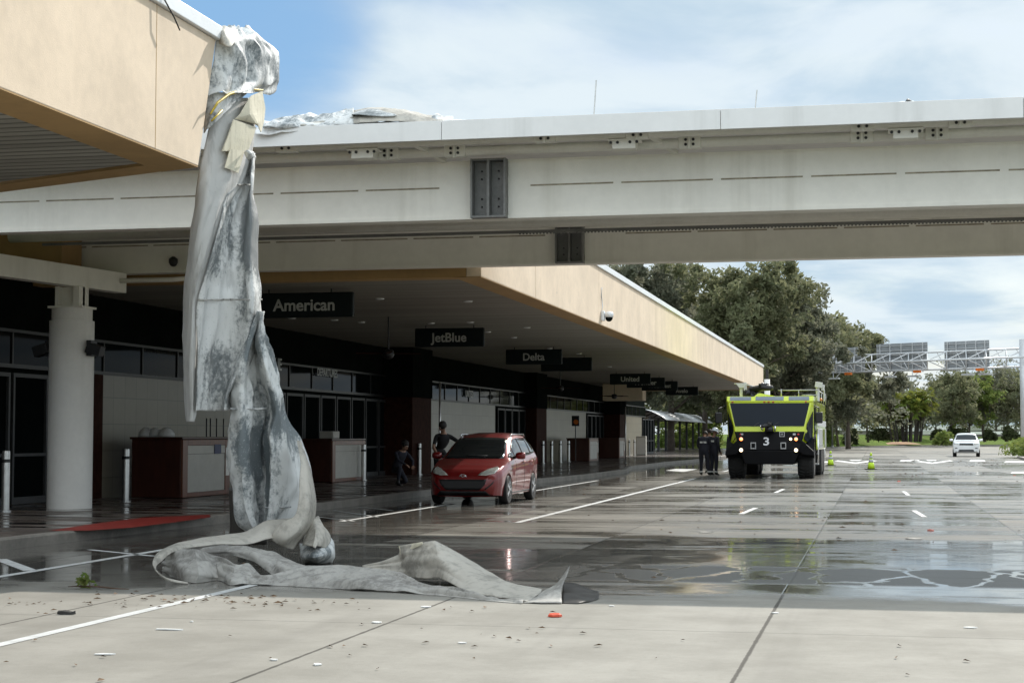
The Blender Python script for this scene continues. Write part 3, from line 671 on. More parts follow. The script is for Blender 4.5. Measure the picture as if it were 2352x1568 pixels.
# ------------------------------------------------------------------ covered walkway past the canopy
M['walk_frame'] = mat('dark_walkway_steel', (.018, .017, .016), .5)
M['walk_roof'] = mat('white_walkway_roofing', (.86, .87, .88), .6, var=.05)
wk = thing('covered_walkway', 'covered walkway with dark posts and a white vaulted roof beyond the canopy', 'walkway', (-19, 160, .15))
ys = [142, 147.4, 152.8, 158.2, 164, 170, 176, 182]
arc = [(-21.6 + 4.3 * i / 12, 2.95 + .80 * math.sin(PI * (i / 12) ** .85) ** .8 - .25 * (i / 12)) for i in range(13)]
vs = []; fs = []
for j, y in enumerate([141.2, 150, 160, 170, 183]):
    for (x, z) in arc: vs.append((x, y, z + .15))
    for (x, z) in arc: vs.append((x, y, z + .20))
for j in range(4):
    for i in range(12):
        a = j * 26 + i; fs += [(a, a + 1, a + 27, a + 26), (a + 13, a + 39, a + 40, a + 14)]
    fs += [(j * 26, j * 26 + 26, j * 26 + 39, j * 26 + 13), (j * 26 + 12, j * 26 + 25, j * 26 + 51, j * 26 + 38)]
ro = mesh_obj('roof', [Vector(v) - Vector(wk.location) for v in vs], fs, M['walk_roof'], wk, True); recalc(ro)
for y in ys:
    MB().tube([(x, y, z + .12) for x, z in arc], .055, 6).build('rib', M['walk_frame'], wk)
    for x in (-18.75, -21.3):
        if x > -20 or y < 165: MB().box(x - .10, x + .10, y - .10, y + .10, .15, 3.1).build('post', M['walk_frame'], wk)
for x in (-18.75, -21.3): MB().box(x - .06, x + .06, 141.3, 183, 2.98, 3.12).build('beam', M['walk_frame'], wk)
p = on_z(1487, 1036, .15); p2 = at_d(1487, 1000, 158)
t = thing('tan_pylon', 'tan stucco pylon behind the first walkway post', 'pylon', (p2.x, p2.y, .15)); MB().box(-.42, .42, -.4, .4, 0, 3.1).build('shaft', M['beige'], t, local=True, bevel=.02); MB().box(-.5, .5, -.48, .48, 0, .3).build('plinth', M['kerb'], t, local=True)
# post beyond the canopy end, lamp posts, small sign
def simple_post(name, label, cat, p, h, r, m, extra=None):
    t = thing(name, label, cat, p); MB().tube([(0, 0, 0), (0, 0, h)], r, 14).build('shaft', m, t, True, local=True); MB().lathe([(r * 1.8, 0), (r * 1.8, .12), (r * 1.1, .2)], 14).build('base', m, t, local=True)
    if extra: extra(t)
    return t
q = at_d(1763, 1000, 121); simple_post('white_post', 'white post at the far end of the long canopy, above the yellow truck', 'post', (q.x, q.y, 0), 5.6, .2, M['col_white'], lambda t: MB().box(-.1, .1, -.1, .1, 5.6, 6.3).build('cap', M['walk_frame'], t, local=True))
q = at_d(1911.5, 1000, 205); simple_post('lamp_post', 'grey lamp post on the verge right of the yellow truck', 'lamp post', (q.x, q.y, 0.15), 9.2, .11, M['frame_alu'], lambda t: (MB().tube([(0, 0, 9.1), (.6, -.4, 9.4), (1.3, -.9, 9.4)], .05, 8).build('arm', M['frame_alu'], t, local=True), MB().box(1.1, 1.8, -1.3, -.8, 9.32, 9.46).build('lamp_head', M['frame_alu'], t, local=True)))
q = at_d(1941, 1000, 214); t = thing('back_of_sign', 'small grey sign seen from behind on the verge by the round bush', 'sign', (q.x, q.y, .2))
MB().tube([(0, 0, 0), (0, 0, 2.3)], .04, 8).build('post', M['frame_alu'], t, local=True); MB().box(-.45, .45, -.02, .02, 1.9, 2.6).build('panel', M['frame_alu'], t, local=True)
q = at_d(1941, 1000, 260); t = thing('back_of_sign', 'larger grey sign seen from behind, above the small one on the verge', 'sign', (q.x, q.y, 1.))
for x in (-.8, .8): MB().tube([(x, 0, 0), (x, 0, 3.6)], .06, 8).build('post', M['frame_alu'], t, local=True)
MB().box(-1.15, 1.15, -.03, .03, 1.9, 4.3).build('panel', M['frame_alu'], t, local=True)

# ------------------------------------------------------------------ sign gantry over the road
M['galv'] = mat('galvanised_steel', (.62, .63, .64), .45, .3, var=.1)
M['sign_back'] = mat('aluminium_sign_back', (.36, .38, .40), .45, .3, var=.12)
DR, DL = 150., 164.
gy = lambda px: DR + (DL - DR) * (2342 - px) / 410.
gp = lambda px, py: at_d(px, py, gy(px))
gt = thing('sign_gantry', 'galvanised lattice gantry with backs of three road signs above the far road', 'gantry', (gp(2352, 1000).x, gp(2352, 1000).y, 0))
ztop, zbot = gp(2342, 799).z, gp(2342, 841).z
PA, PB = gp(1815, 1000), gp(2375, 1000)
dv = (PB - PA); dv.z = 0; ln = dv.length; dv.normalize(); nv = Vector((-dv.y, dv.x, 0))
def G(s, n, z): return Vector((PA.x, PA.y, 0)) + dv * s + nv * n + Vector((0, 0, z))
h = ztop - zbot
ch = [(-.75, zbot + h * .45), (.75, ztop), (.75, zbot), (-.75, zbot + h * .45)]
corners = [(-.8, zbot + h * .48), (.8, ztop), (.8, zbot)]
for n_, z_ in corners: MB().tube([G(0, n_, z_), G(ln, n_, z_)], .085, 8).build('chord', M['galv'], gt, True)
nb = 13; st = ln / nb; b = MB()
for i in range(nb):
    s0, s1, sm = i * st, (i + 1) * st, (i + .5) * st
    b.tube([G(s0, *corners[0]), G(sm, *corners[1])], .05, 6); b.tube([G(sm, *corners[1]), G(s1, *corners[0])], .05, 6)
    b.tube([G(s0, *corners[0]), G(sm, *corners[2])], .05, 6); b.tube([G(sm, *corners[2]), G(s1, *corners[0])], .05, 6)
    b.tube([G(sm, *corners[1]), G(sm, *corners[2])], .045, 6); b.tube([G(s0, .8, ztop), G(sm, .8, zbot)], .04, 6)
b.build('lattice', M['galv'], gt)
def s_of(px): p = at_d(px, 1000, gy(px)); return (Vector((p.x, p.y, 0)) - Vector((PA.x, PA.y, 0))).dot(dv)
for pa, pb2, ya, yb in ((2006, 2124, 784, 850), (2163, 2264, 779, 847), (1900, 1978, 795, 852)):
    s0, s1 = s_of(pa), s_of(pb2); zt, zb_ = gp(pb2, ya).z, gp(pb2, yb).z
    def PBx(b, sa, sb, na, nb2, za, zb2): return b.add([G(s, n, z) for z in (za, zb2) for s, n in ((sa, na), (sb, na), (sb, nb2), (sa, nb2))], [(3, 2, 1, 0), (4, 5, 6, 7), (0, 1, 5, 4), (1, 2, 6, 5), (2, 3, 7, 6), (3, 0, 4, 7)])
    pn = PBx(MB(), s0, s1, 1.15, 1.2, zb_, zt).build('sign_panel', M['sign_back'], gt)
    r = MB()
    for k in range(6): z = zb_ + (zt - zb_) * (k + .5) / 6; PBx(r, s0 + .02, s1 - .02, 1.09, 1.148, z - .035, z + .035)
    for f_ in (.08, .28, .5, .72, .92): sv = s0 + (s1 - s0) * f_; PBx(r, sv - .05, sv + .05, 1.02, 1.088, zb_ - .1, zt)
    r.build('stiffener', M['galv'], pn)
for px in (1908, 2040, 2093, 2217, 2255):
    s0 = s_of(px); b = MB(); b.tube([G(s0, .8, zbot), G(s0 + .3, .4, zbot - .5)], .035, 6); b.tube([G(s0 + .9, .8, zbot), G(s0 + .6, .4, zbot - .5)], .035, 6); c = G(s0 + .45, .3, zbot - .58)
    b.obox(c, (1.2, .35, .16), Matrix.Rotation(math.atan2(dv.y, dv.x), 3, 'Z')); b.build('sign_lamp', M['galv'], gt)
for px in (1958, 2118, 2260):
    c = G(s_of(px), -.2, zbot - .18); MB().obox(c, (.7, .3, .24), Matrix.Rotation(math.atan2(dv.y, dv.x), 3, 'Z')).build('orange_box', M['orange'], gt)
c = gp(2358, 1000); MB().tube([(c.x, c.y, 0), (c.x, c.y, gp(2345, 779).z)], .50, 20).build('column', M['galv'], gt, True)

# ------------------------------------------------------------------ far barrier, sheds
M['barrier'] = mat('white_concrete_barrier', (.88, .87, .85), .8, var=.04)
pts = [(1700, 976, 986, 300), (1890, 977, 987, 300), (2050, 977, 990, 295), (2200, 978, 990, 300), (2352, 975, 984, 310), (2500, 973, 982, 320)]
b = MB()
for (xa, ta, ba, da), (xb, tb_, bb, db) in zip(pts, pts[1:]):
    A, B_ = at_d(xa, ba, da), at_d(xb, bb, db); A2, B2 = at_d(xa, ta, da), at_d(xb, tb_, db); off = Vector((0, .5, 0))
    b.add([A, B_, B2, A2, A + off, B_ + off, B2 + off, A2 + off], [(0, 1, 2, 3), (7, 6, 5, 4), (3, 2, 6, 7), (0, 4, 5, 1)])
t = thing('ramp_barrier', 'long white concrete barrier of the raised road behind the palms', 'barrier', (20, 300, 0)); b.build('parapet', M['barrier'], t)
b = MB()
for (xa, ta, ba, da), (xb, tb_, bb, db) in zip(pts, pts[1:]):
    A, B_ = at_d(xa, ba - .3, da + .3), at_d(xb, bb - .3, db + .3); Az, Bz = A.copy(), B_.copy(); Az.z = Bz.z = 0
    b.add([Az, Bz, B_, A], [(0, 1, 2, 3)])
b.build('embankment_wall', M['kerb'], t)
pts = [(2120, 991, 997, 285), (2400, 990, 997, 290)]
b = MB(); A, B_, A2, B2 = at_d(2120, 997, 283), at_d(2420, 997, 288), at_d(2120, 991, 283), at_d(2420, 990, 288); off = Vector((0, .4, 0))
b.add([A, B_, B2, A2, A + off, B_ + off, B2 + off, A2 + off], [(0, 1, 2, 3), (7, 6, 5, 4), (3, 2, 6, 7), (0, 4, 5, 1), (0, 3, 7, 4), (1, 5, 6, 2)]); o = b.build('low_white_rail', M['barrier'], None); tag(o, 'lower white rail in front of the raised road, behind the white car', 'rail')
M['shed'] = mat('pale_blue_shed_cladding', (.62, .68, .74), .6, var=.06); M['shed_roof'] = mat('grey_shed_roof', (.42, .44, .46), .6)
for i, (xa, xb, yt, d, lab) in enumerate(((1880, 1960, 952, 420, 'pale far shed with grey roof behind the lamp post'), (1968, 2062, 955, 430, 'pale far shed with grey roof left of the palm clump'), (2150, 2215, 956, 440, 'pale far shed between the palm clump and the white car'), (2225, 2400, 952, 450, 'pale far shed behind the trees at the right edge'))):
    A, B_ = at_d(xa, 1000, d), at_d(xb, 1000, d); zt = at_d(xa, yt, d).z; t = thing('warehouse', lab, 'shed', (A.x, A.y, 0), 0, 'pale sheds far behind the barrier')
    w = B_.x - A.x; MB().box(0, w, 0, 20, 0, zt - .9).build('wall', M['shed'], t, local=True)
    MB().add([(-.5, -.5, zt - .9), (w + .5, -.5, zt - .9), (w + .5, 20.5, zt - .9), (-.5, 20.5, zt - .9), (-.5, 10, zt + .4), (w + .5, 10, zt + .4)], [(0, 1, 5, 4), (2, 3, 4, 5), (1, 2, 5), (3, 0, 4), (3, 2, 1, 0)]).build('roof', M['shed_roof'], t, local=True)
    for k in range(4): MB().box(w * (.15 + .2 * k), w * (.15 + .2 * k) + 2.2, -.04, .01, .2, zt * .55).build('door', M['shed_roof'], t, local=True)

# ------------------------------------------------------------------ trees and shrubs
def leaf_mat(name, c1, c2, c3):
    m, nt, b = nt_new(name); oi = N(nt, 'ObjectInfo'); p = geo_pos(nt)
    n1 = noise_n(nt, p, .45, 3); n2 = noise_n(nt, p, 5, 2)
    c = mix_c(nt, ramp_n(nt, n1, .35, .65), c1, c2); c = mix_c(nt, ramp_n(nt, n2, .45, .7), c, c3); L(nt, c, b.inputs['Base Color'])
    b.inputs['Roughness'].default_value = .65; b.inputs['Specular IOR Level'].default_value = .25
    tl = nt.nodes.new('ShaderNodeBsdfTranslucent'); L(nt, mix_c(nt, .6, c, c3), tl.inputs[0]); mx = nt.nodes.new('ShaderNodeMixShader'); mx.inputs[0].default_value = .45
    L(nt, b.outputs[0], mx.inputs[1]); L(nt, tl.outputs[0], mx.inputs[2]); L(nt, mx.outputs[0], [n_ for n_ in nt.nodes if n_.type == 'OUTPUT_MATERIAL'][0].inputs[0]); return m
M['leaf_a'] = leaf_mat('grey_green_leaves', (.112, .126, .080), (.165, .175, .115), (.235, .235, .175))
M['leaf_b'] = leaf_mat('olive_leaves', (.110, .130, .064), (.168, .184, .09), (.235, .233, .14))
M['leaf_c'] = leaf_mat('fresh_green_leaves', (.085, .15, .025), (.15, .22, .045), (.24, .26, .08))
M['leaf_d'] = leaf_mat('dark_hedge_leaves', (.035, .05, .018), (.065, .085, .03), (.10, .11, .05))
M['bark'] = mat('grey_brown_bark', (.13, .105, .085), .9, var=.35, scale=3, bump=.4, bscale=12)
def leaf_quads(centers, size, r, up=.3):
    vs = []; fs = []
    for c, s in centers:
        n = Vector((r.gauss(0, 1), r.gauss(0, 1), r.gauss(0, 1) + up)).normalized(); a = n.orthogonal().normalized(); a.rotate(Matrix.Rotation(r.random() * 6.28, 3, n)); b2 = n.cross(a)
        w = size * s * (.7 + .6 * r.random()); l = w * (1.2 + .6 * r.random()); i = len(vs)
        vs += [c - a * l * .5, c + b2 * w * .32 - a * l * .1 + n * w * .08, c + a * l * .5, c - b2 * w * .32 - a * l * .1 + n * w * .08]; fs.append((i, i + 1, i + 2, i + 3))
    return vs, fs
def make_tree(label, group, loc, h, rad, seed, m, n=5200, leaf=.42, low=.28, bare=.0, name='broadleaf_tree', sparse=1.):
    r = random.Random(seed); t = thing(name, label, 'tree', loc, r.random() * 6, group)
    tr = MB(); tips = []
    lean = Vector((r.uniform(-.06, .06), r.uniform(-.06, .06), 0)) * h
    trunk = [Vector((0, 0, -.3)), lean * .3 + Vector((0, 0, h * low * .6)), lean * .7 + Vector((0, 0, h * .5)), lean + Vector((0, 0, h * .86))]
    tr.tube(trunk, [h * .024, h * .019, h * .012, h * .004], 8)
    nl = 13
    for i in range(nl):
        f = low + (.80 - low) * (i + r.random() * .5) / nl; base = lean * f + Vector((0, 0, h * f)); a = i * 2.4 + r.random()
        reach = rad * (1.02 - .42 * abs(f - .46) / .5) * r.uniform(.62, 1.05); e = base + Vector((math.cos(a) * reach, math.sin(a) * reach, h * r.uniform(.06, .2)))
        mid = (base + e) / 2 + Vector((r.uniform(-.4, .4), r.uniform(-.4, .4), h * .045)); tr.tube([base, mid, e], [h * .0095, h * .006, h * .002], 5)
        tips += [(e, 1.), (mid, .8)]
        for q in range(3):
            e2 = mid + (e - mid) * r.random() + Vector((r.gauss(0, 1), r.gauss(0, 1), r.uniform(-.3, 1.1))) * rad * .3; tr.tube([mid, (mid + e2) / 2 + Vector((0, 0, .15)), e2], [h * .004, h * .003, h * .0012], 4); tips.append((e2, .8))
    tips += [(trunk[-1], 1.), (trunk[-1] + Vector((0, 0, h * .06)), .8)]
    tr.build('trunk', M['bark'], t, True, local=True)
    cs = []; per = int(n / len(tips))
    for c, s in tips:
        if r.random() < bare: continue
        R = rad * .30 * s * r.uniform(.65, 1.25)
        subs = [c + Vector((r.gauss(0, .5), r.gauss(0, .5), r.gauss(0, .38))) * R for _ in range(6)]
        for _ in range(int(per * sparse)):
            q = r.choice(subs); d = Vector((r.gauss(0, 1), r.gauss(0, 1), r.gauss(0, .75))); d = d.normalized() * (r.random() ** .45) * R * .55
            cs.append((q + d, r.uniform(.6, 1.2)))
    vs, fs = leaf_quads(cs, leaf, r); mesh_obj('crown', vs, fs, m, t); return t
TG = 'tall trees behind the long canopy'
TALL = [  # px, d, top py, radius, seed, leaf, kind, label
    (1440, 150, 612, 6.0, 1, 'leaf_a', 'leftmost tall tree rising behind the canopy under the footbridge'),
    (1540, 158, 611, 6.6, 2, 'leaf_a', 'tall grey green tree second from the left behind the canopy'),
    (1690, 146, 600, 5.6, 3, 'leaf_b', 'tallest tree, crown top just under the footbridge girder'),
    (1790, 158, 660, 5.6, 4, 'leaf_a', 'broad tree right of the tallest one, sloping crown'),
    (1866, 178, 722, 5.8, 5, 'leaf_b', 'tree behind the left end of the gantry'),
    (1948, 192, 752, 5.6, 6, 'leaf_a', 'tree behind the left gantry sign, lower rounded crown'),
    (1620, 175, 690, 7.0, 7, 'leaf_b', 'tree filling the gap behind the two tallest crowns'),
    (1770, 185, 745, 7.5, 8, 'leaf_b', 'low dense tree behind the white post'),
]
for px, d, top, rad, seed, lm, lab in TALL:
    q = at_d(px, 1000, d); H_ = at_d(px, top, d).z
    make_tree(lab, TG, (q.x, q.y, .1), H_, rad, seed, M[lm], 21000, .40, .2, sparse=1.)
TG2 = 'small trees beyond the canopy end'
for px, d, top, rad, seed, lab in ((1560, 200, 885, 6., 21, 'small tree seen through the gap under the canopy, left'), (1610, 205, 880, 6., 22, 'small tree seen through the gap under the canopy, nearest the truck'), (1850, 205, 870, 6.5, 23, 'small dense tree right behind the yellow truck'), (1925, 215, 855, 6., 24, 'bushy low tree right of the lamp post')):
    q = at_d(px, 1000, d); make_tree(lab, TG2, (q.x, q.y, .3), at_d(px, top, d).z, rad, seed, M['leaf_b' if seed % 2 else 'leaf_a'], 5000, .45, .2)
TG3 = 'trees on the bank by the raised road'
for px, d, top, rad, seed, lm, low, lab in ((1994, 232, 868, 4.6, 31, 'leaf_b', .34, 'slim tree with a bare trunk left of the palm clump'), (2050, 262, 868, 5., 32, 'leaf_a', .3, 'thin grey tree directly left of the palm crown'), (2150, 275, 872, 5.5, 33, 'leaf_a', .3, 'grey tree behind the palm clump'), (2186, 238, 855, 4.4, 34, 'leaf_b', .3, 'upright green tree right of the palm clump'),
                                  (2228, 246, 862, 4.8, 35, 'leaf_c', .3, 'fresh green tree behind the white car roof'), (2262, 250, 848, 5.2, 36, 'leaf_a', .32, 'sparse tree right of the white car'), (2312, 258, 842, 6.4, 37, 'leaf_a', .3, 'sparse tall tree left of the gantry column'), (2345, 246, 856, 5., 38, 'leaf_b', .3, 'tree half behind the gantry column'), (2100, 300, 885, 6, 39, 'leaf_a', .3, 'far grey tree above the palm clump'), (2290, 300, 872, 6., 40, 'leaf_b', .3, 'far tree between the two sparse trees')):
    q = at_d(px, 1000, d); make_tree(lab, TG3, (q.x, q.y, .9), at_d(px, top, d).z - .9, rad * .95, seed, M[lm], 5600, .38, low * .5, bare=.12 if 'sparse' in lab else 0.)
def make_bush(label, group, loc, w, h, seed, m, n=1500, leaf=.28, depth=None):
    r = random.Random(seed); t = thing('bush', label, 'bush', loc, 0, group); st = MB(); cs = []
    for k in range(7):
        e = Vector((r.uniform(-.8, .8) * w / 2, r.uniform(-.8, .8) * (depth or w) / 2, h * r.uniform(.4, .8))); st.tube([(r.uniform(-.1, .1), r.uniform(-.1, .1), 0), e * .5 + Vector((0, 0, .1)), e], [.05, .035, .015], 5)
    st.build('stem', M['bark'], t, local=True)
    D_ = depth or w; lobes = [(0., 0., .62, .85)] + [(r.uniform(-.34, .34), r.uniform(-.34, .34), r.uniform(.30, .5), r.uniform(.6, 1.0)) for _ in range(max(5, int(w * 1.6)))]
    for _ in range(n):
        lx, ly, lr, lh = r.choice(lobes); a = r.random() * 6.283; u = r.random() ** .42; zz = r.random(); k = math.sqrt(max(0., 1 - zz ** 3.)) * lr
        cs.append((Vector(((lx + math.cos(a) * u * k * .62) * w, (ly + math.sin(a) * u * k * .62) * D_, .06 + zz * h * lh)), r.uniform(.6, 1.25)))
    vs, fs = leaf_quads(cs, leaf, r); mesh_obj('foliage', vs, fs, m, t); return t
BG = 'bushes on the far verge'
for px, d, top, wpx, lm, lab in ((1955, 222, 982, 34, 'leaf_d', 'dark round clipped bush right of the small sign back'), (2020, 228, 980, 66, 'leaf_d', 'wide dark bush left of the palm clump base'), (1895, 212, 948, 60, 'leaf_c', 'tall light green bush right behind the truck'), (2165, 214, 990, 66, 'leaf_c', 'bright green low bush in front of the palm clump'), (2160, 236, 983, 40, 'leaf_d', 'dark bush right of the palm stems'), (2200, 238, 980, 56, 'leaf_d', 'dark bush behind the white car roof'), (2315, 236, 978, 46, 'leaf_d', 'dark bush left of the gantry column'), (2060, 250, 984, 40, 'leaf_d', 'dark bush beside the palm clump, left'), (2270, 240, 986, 34, 'leaf_d', 'small dark bush right of the white car')):
    q = at_d(px, 1000, d); z0 = 0.35 if d < 225 else .9; s = 3850 / d
    make_bush(lab, BG, (q.x, q.y, z0), wpx / s, at_d(px, top, d).z - z0, int(px), M[lm], 1500, .32)
HG = 'hedges beside the covered walkway'
for px, d, top, wpx, lab in ((1555, 186, 968, 90, 'yellow green hedge seen through the walkway posts, left part'), (1625, 192, 962, 70, 'yellow green hedge seen past the walkway, by the firefighters'), (1490, 166, 1005, 26, 'small dark shrub at the foot of the tan pylon')):
    q = at_d(px, 1000, d); s = 3850 / d; make_bush(lab, HG, (q.x, q.y, .1), wpx / s, at_d(px, top, d).z, int(px), M['leaf_c' if 'yellow' in lab else 'leaf_d'], 2200, .30, 2.4)
# palm clump
q = at_d(2084, 1000, 226); pt = thing('palm_clump', 'dense clump of palms with many stems and bright drooping fronds', 'palm', (q.x, q.y, .7)); r = random.Random(5)
M['frond'] = leaf_mat('palm_fronds', (.085, .16, .018), (.15, .22, .03), (.24, .22, .05))
M['frond_dead'] = mat('dry_palm_skirt', (.10, .085, .05), .9)
sv = MB(); fv = []; ff = []; dv_ = []; df = []
for k in range(34):
    a = r.random() * 6.28; b0 = Vector((math.cos(a), math.sin(a), 0)) * r.uniform(.3, 2.3); hh = r.uniform(3.6, 6.2); tip = b0 * 1.6 + Vector((0, 0, hh))
    sv.tube([b0, b0 * 1.2 + Vector((0, 0, hh * .5)), tip], [.10, .08, .07], 6)
    for j in range(26):
        a2 = r.random() * 6.28; el = r.uniform(-.5, 1.1); ln_ = r.uniform(1.1, 1.8); d1 = Vector((math.cos(a2) * math.cos(el), math.sin(a2) * math.cos(el), math.sin(el))); c0 = tip; c1 = tip + d1 * ln_ * .55; c2 = tip + d1 * ln_ + Vector((0, 0, -.35)); sd = d1.cross(Vector((0, 0, 1))).normalized()
        for q_ in range(5):
            an = (q_ - 2) * .32; e = c1 + (d1 * math.cos(an) + sd * math.sin(an)) * ln_ * .6 + Vector((0, 0, -.28 - .1 * abs(q_ - 2))); w_ = sd * .10; i = len(fv); fv += [c1 - w_ * .5, (c1 + e) / 2 + w_ + Vector((0, 0, .05)), e, (c1 + e) / 2 - w_]; ff.append((i, i + 1, i + 2, i + 3))
        i = len(fv); fv += [c0 - sd * .02, c0 + sd * .02, c1 + sd * .02, c1 - sd * .02]; ff.append((i, i + 1, i + 2, i + 3))
    for j in range(14):
        a2 = r.random() * 6.28; e = tip + Vector((math.cos(a2) * .5, math.sin(a2) * .5, -r.uniform(.5, 1.6))); sd = Vector((-math.sin(a2), math.cos(a2), 0)) * .12; i = len(dv_); dv_ += [tip, (tip + e) / 2 + sd + Vector((math.cos(a2), math.sin(a2), 0)) * .2, e, (tip + e) / 2 - sd]; df.append((i, i + 1, i + 2, i + 3))
M['palm_stem'] = mat('dark_palm_stem', (.045, .038, .03), .9, var=.3); sv.build('stem', M['palm_stem'], pt, local=True); mesh_obj('fronds', fv, ff, M['frond'], pt); mesh_obj('dry_skirt', dv_, df, M['frond_dead'], pt)
# planted island at the right
q = on_z(2330, 1052, 0)
isl = [(9.0, 108), (9.3, 118), (10.6, 128), (14, 136), (24, 140), (40, 140), (40, 104), (14, 102)]
k = MB(); k.prism(isl, 'z', -.02, .15); o = k.build('traffic_island', M['kerb']); o['kind'] = 'structure'
M['mulch'] = mat('brown_mulch', (.14, .10, .07), .95, var=.4, scale=5); flat_sheet('mulch_bed', [(9.6, 109), (9.8, 118), (11, 127), (14.3, 135), (24, 139), (39, 139), (39, 105), (14.4, 103)], .154, M['mulch'])
make_bush('leafy clipped hedge on the island at the right edge', None, (13.6, 121.5, .15), 8.4, 1.35, 77, M['leaf_c'], 17000, .20, 11.)
hb = make_bush('darker hedge behind the leafy one on the island', None, (22., 129, .15), 9, 1.5, 78, M['leaf_d'], 4200, .3, 10.)
M['bare_soil'] = mat('bare_orange_soil', (.30, .17, .09), .95, var=.3, scale=1.)
vs = []; fs = []
for i in range(13):
    for j in range(7):
        u, v = i / 12 * 2 - 1, j / 6 * 2 - 1; e = max(0., 1 - (u * u + v * v)); vs.append((u * 5, v * 5, -.06 + .55 * e + .08 * noise.noise((u * 3, v * 3, 1)) * e))
fs = [(i * 7 + j, i * 7 + j + 1, i * 7 + j + 8, i * 7 + j + 7) for i in range(12) for j in range(6)]
q = at_d(2068, 1000, 246); so = mesh_obj('soil_mound', vs, fs, M['bare_soil'], None, True); recalc(so); so.location = (q.x, q.y, .32); so.scale = (.6, .6, .7); so['kind'] = 'structure'
# ------------------------------------------------------------------ vehicles
def car_paint(name, col, metal=.0):
    m, nt, b = nt_new(name); p = geo_pos(nt); n = noise_n(nt, p, 300, 2)
    c = mix_c(nt, n, tuple(x * .85 for x in col), tuple(min(1, x * 1.12) for x in col)); L(nt, c, b.inputs['Base Color'])
    b.inputs['Roughness'].default_value = .32; b.inputs['Metallic'].default_value = metal; b.inputs['Coat Weight'].default_value = 1.; b.inputs['Coat Roughness'].default_value = .03
    return m
M['red_car'] = car_paint('red_car_paint', (.20, .005, .006), .25); M['white_car'] = car_paint('white_car_paint', (.80, .81, .82))
M['car_glass'] = glass_dark('tinted_car_glass', (.010, .013, .014)); M['lamp_glass'] = mat('headlamp_glass', (.55, .55, .50), .12, .3, var=.3, scale=20, coat=1.); M['chrome'] = mat('chrome', (.75, .75, .76), .12, 1., var=.05)
M['trim_black'] = mat('black_trim', (.010, .010, .011), .4); M['alloy'] = mat('alloy_wheel', (.62, .62, .63), .28, .85, var=.1); M['red_lamp'] = mat('red_lamp_lens', (.45, .01, .01), .15, coat=1.); M['amber_lens'] = mat('amber_lens', (.6, .2, .02), .2)
def lerp_tab(tab, y):
    if y <= tab[0][0]: return tab[0][1]
    for (a, va), (b, vb) in zip(tab, tab[1:]):
        if y <= b:
            t = (y - a) / (b - a); t = t * t * (3 - 2 * t) * .45 + t * .55; return va + (vb - va) * t
    return tab[-1][1]
def car_body(name, Lh, T, wheels, wr, m, parent, ground):
    ys = sorted(set([round(Lh * i / 90, 4) for i in range(91)] + [round(w + wr * math.cos(PI * k / 14), 4) for w in wheels for k in range(15)]))
    rows = []
    for y in ys:
        g = {k: lerp_tab(T[k], y) for k in T}
        zl = g['low']; arch = 0
        for w in wheels:
            if abs(y - w) < wr: arch = max(arch, ground + math.sqrt(wr * wr - (y - w) ** 2))
        za = max(zl, arch); w = g['w']; zb = g['belt']; zt = g['top']; wt = g['wt']; zr = max(zb + .004, g['edge'])
        zs = zl + (zb - zl) * .45
        row = [(0, zl - .02), (w * .78, max(zl - .01, arch * .98)), (w * .955, max(zl + .02, za)), (w * .995, max(zs, za + .02)), (w, max(zl + (zb - zl) * .72, za + .05)), (w * .985, max(zb - .06, za + .075)), (w * .95, zb)]
        for t in (.33, .66, 1.):
            bul = .035 * math.sin(PI * t); row.append((w * .95 + (wt - w * .95) * t + bul, zb + (zr - zb) * t))
        row += [(wt * .86, zr + (zt - zr) * .62), (wt * .5, zr + (zt - zr) * .93), (0, zt)]
        rows.append(row)
    n = len(rows[0]); vs = []; fs = []
    for y, row in zip(ys, rows):
        for x, z in row: vs.append(Vector((x, y, z)))
        for x, z in row[-2:0:-1]: vs.append(Vector((-x, y, z)))
    R = 2 * n - 2
    for i in range(len(ys) - 1):
        for k in range(R): fs.append((i * R + k, i * R + (k + 1) % R, (i + 1) * R + (k + 1) % R, (i + 1) * R + k))
    fs += [tuple(range(R)), tuple((len(ys) - 1) * R + k for k in range(R - 1, -1, -1))]
    o = mesh_obj(name, vs, fs, m, parent); recalc(o); smooth_angle(o, 38)
    return o, BVHTree.FromPolygons(vs, [f for f in fs])
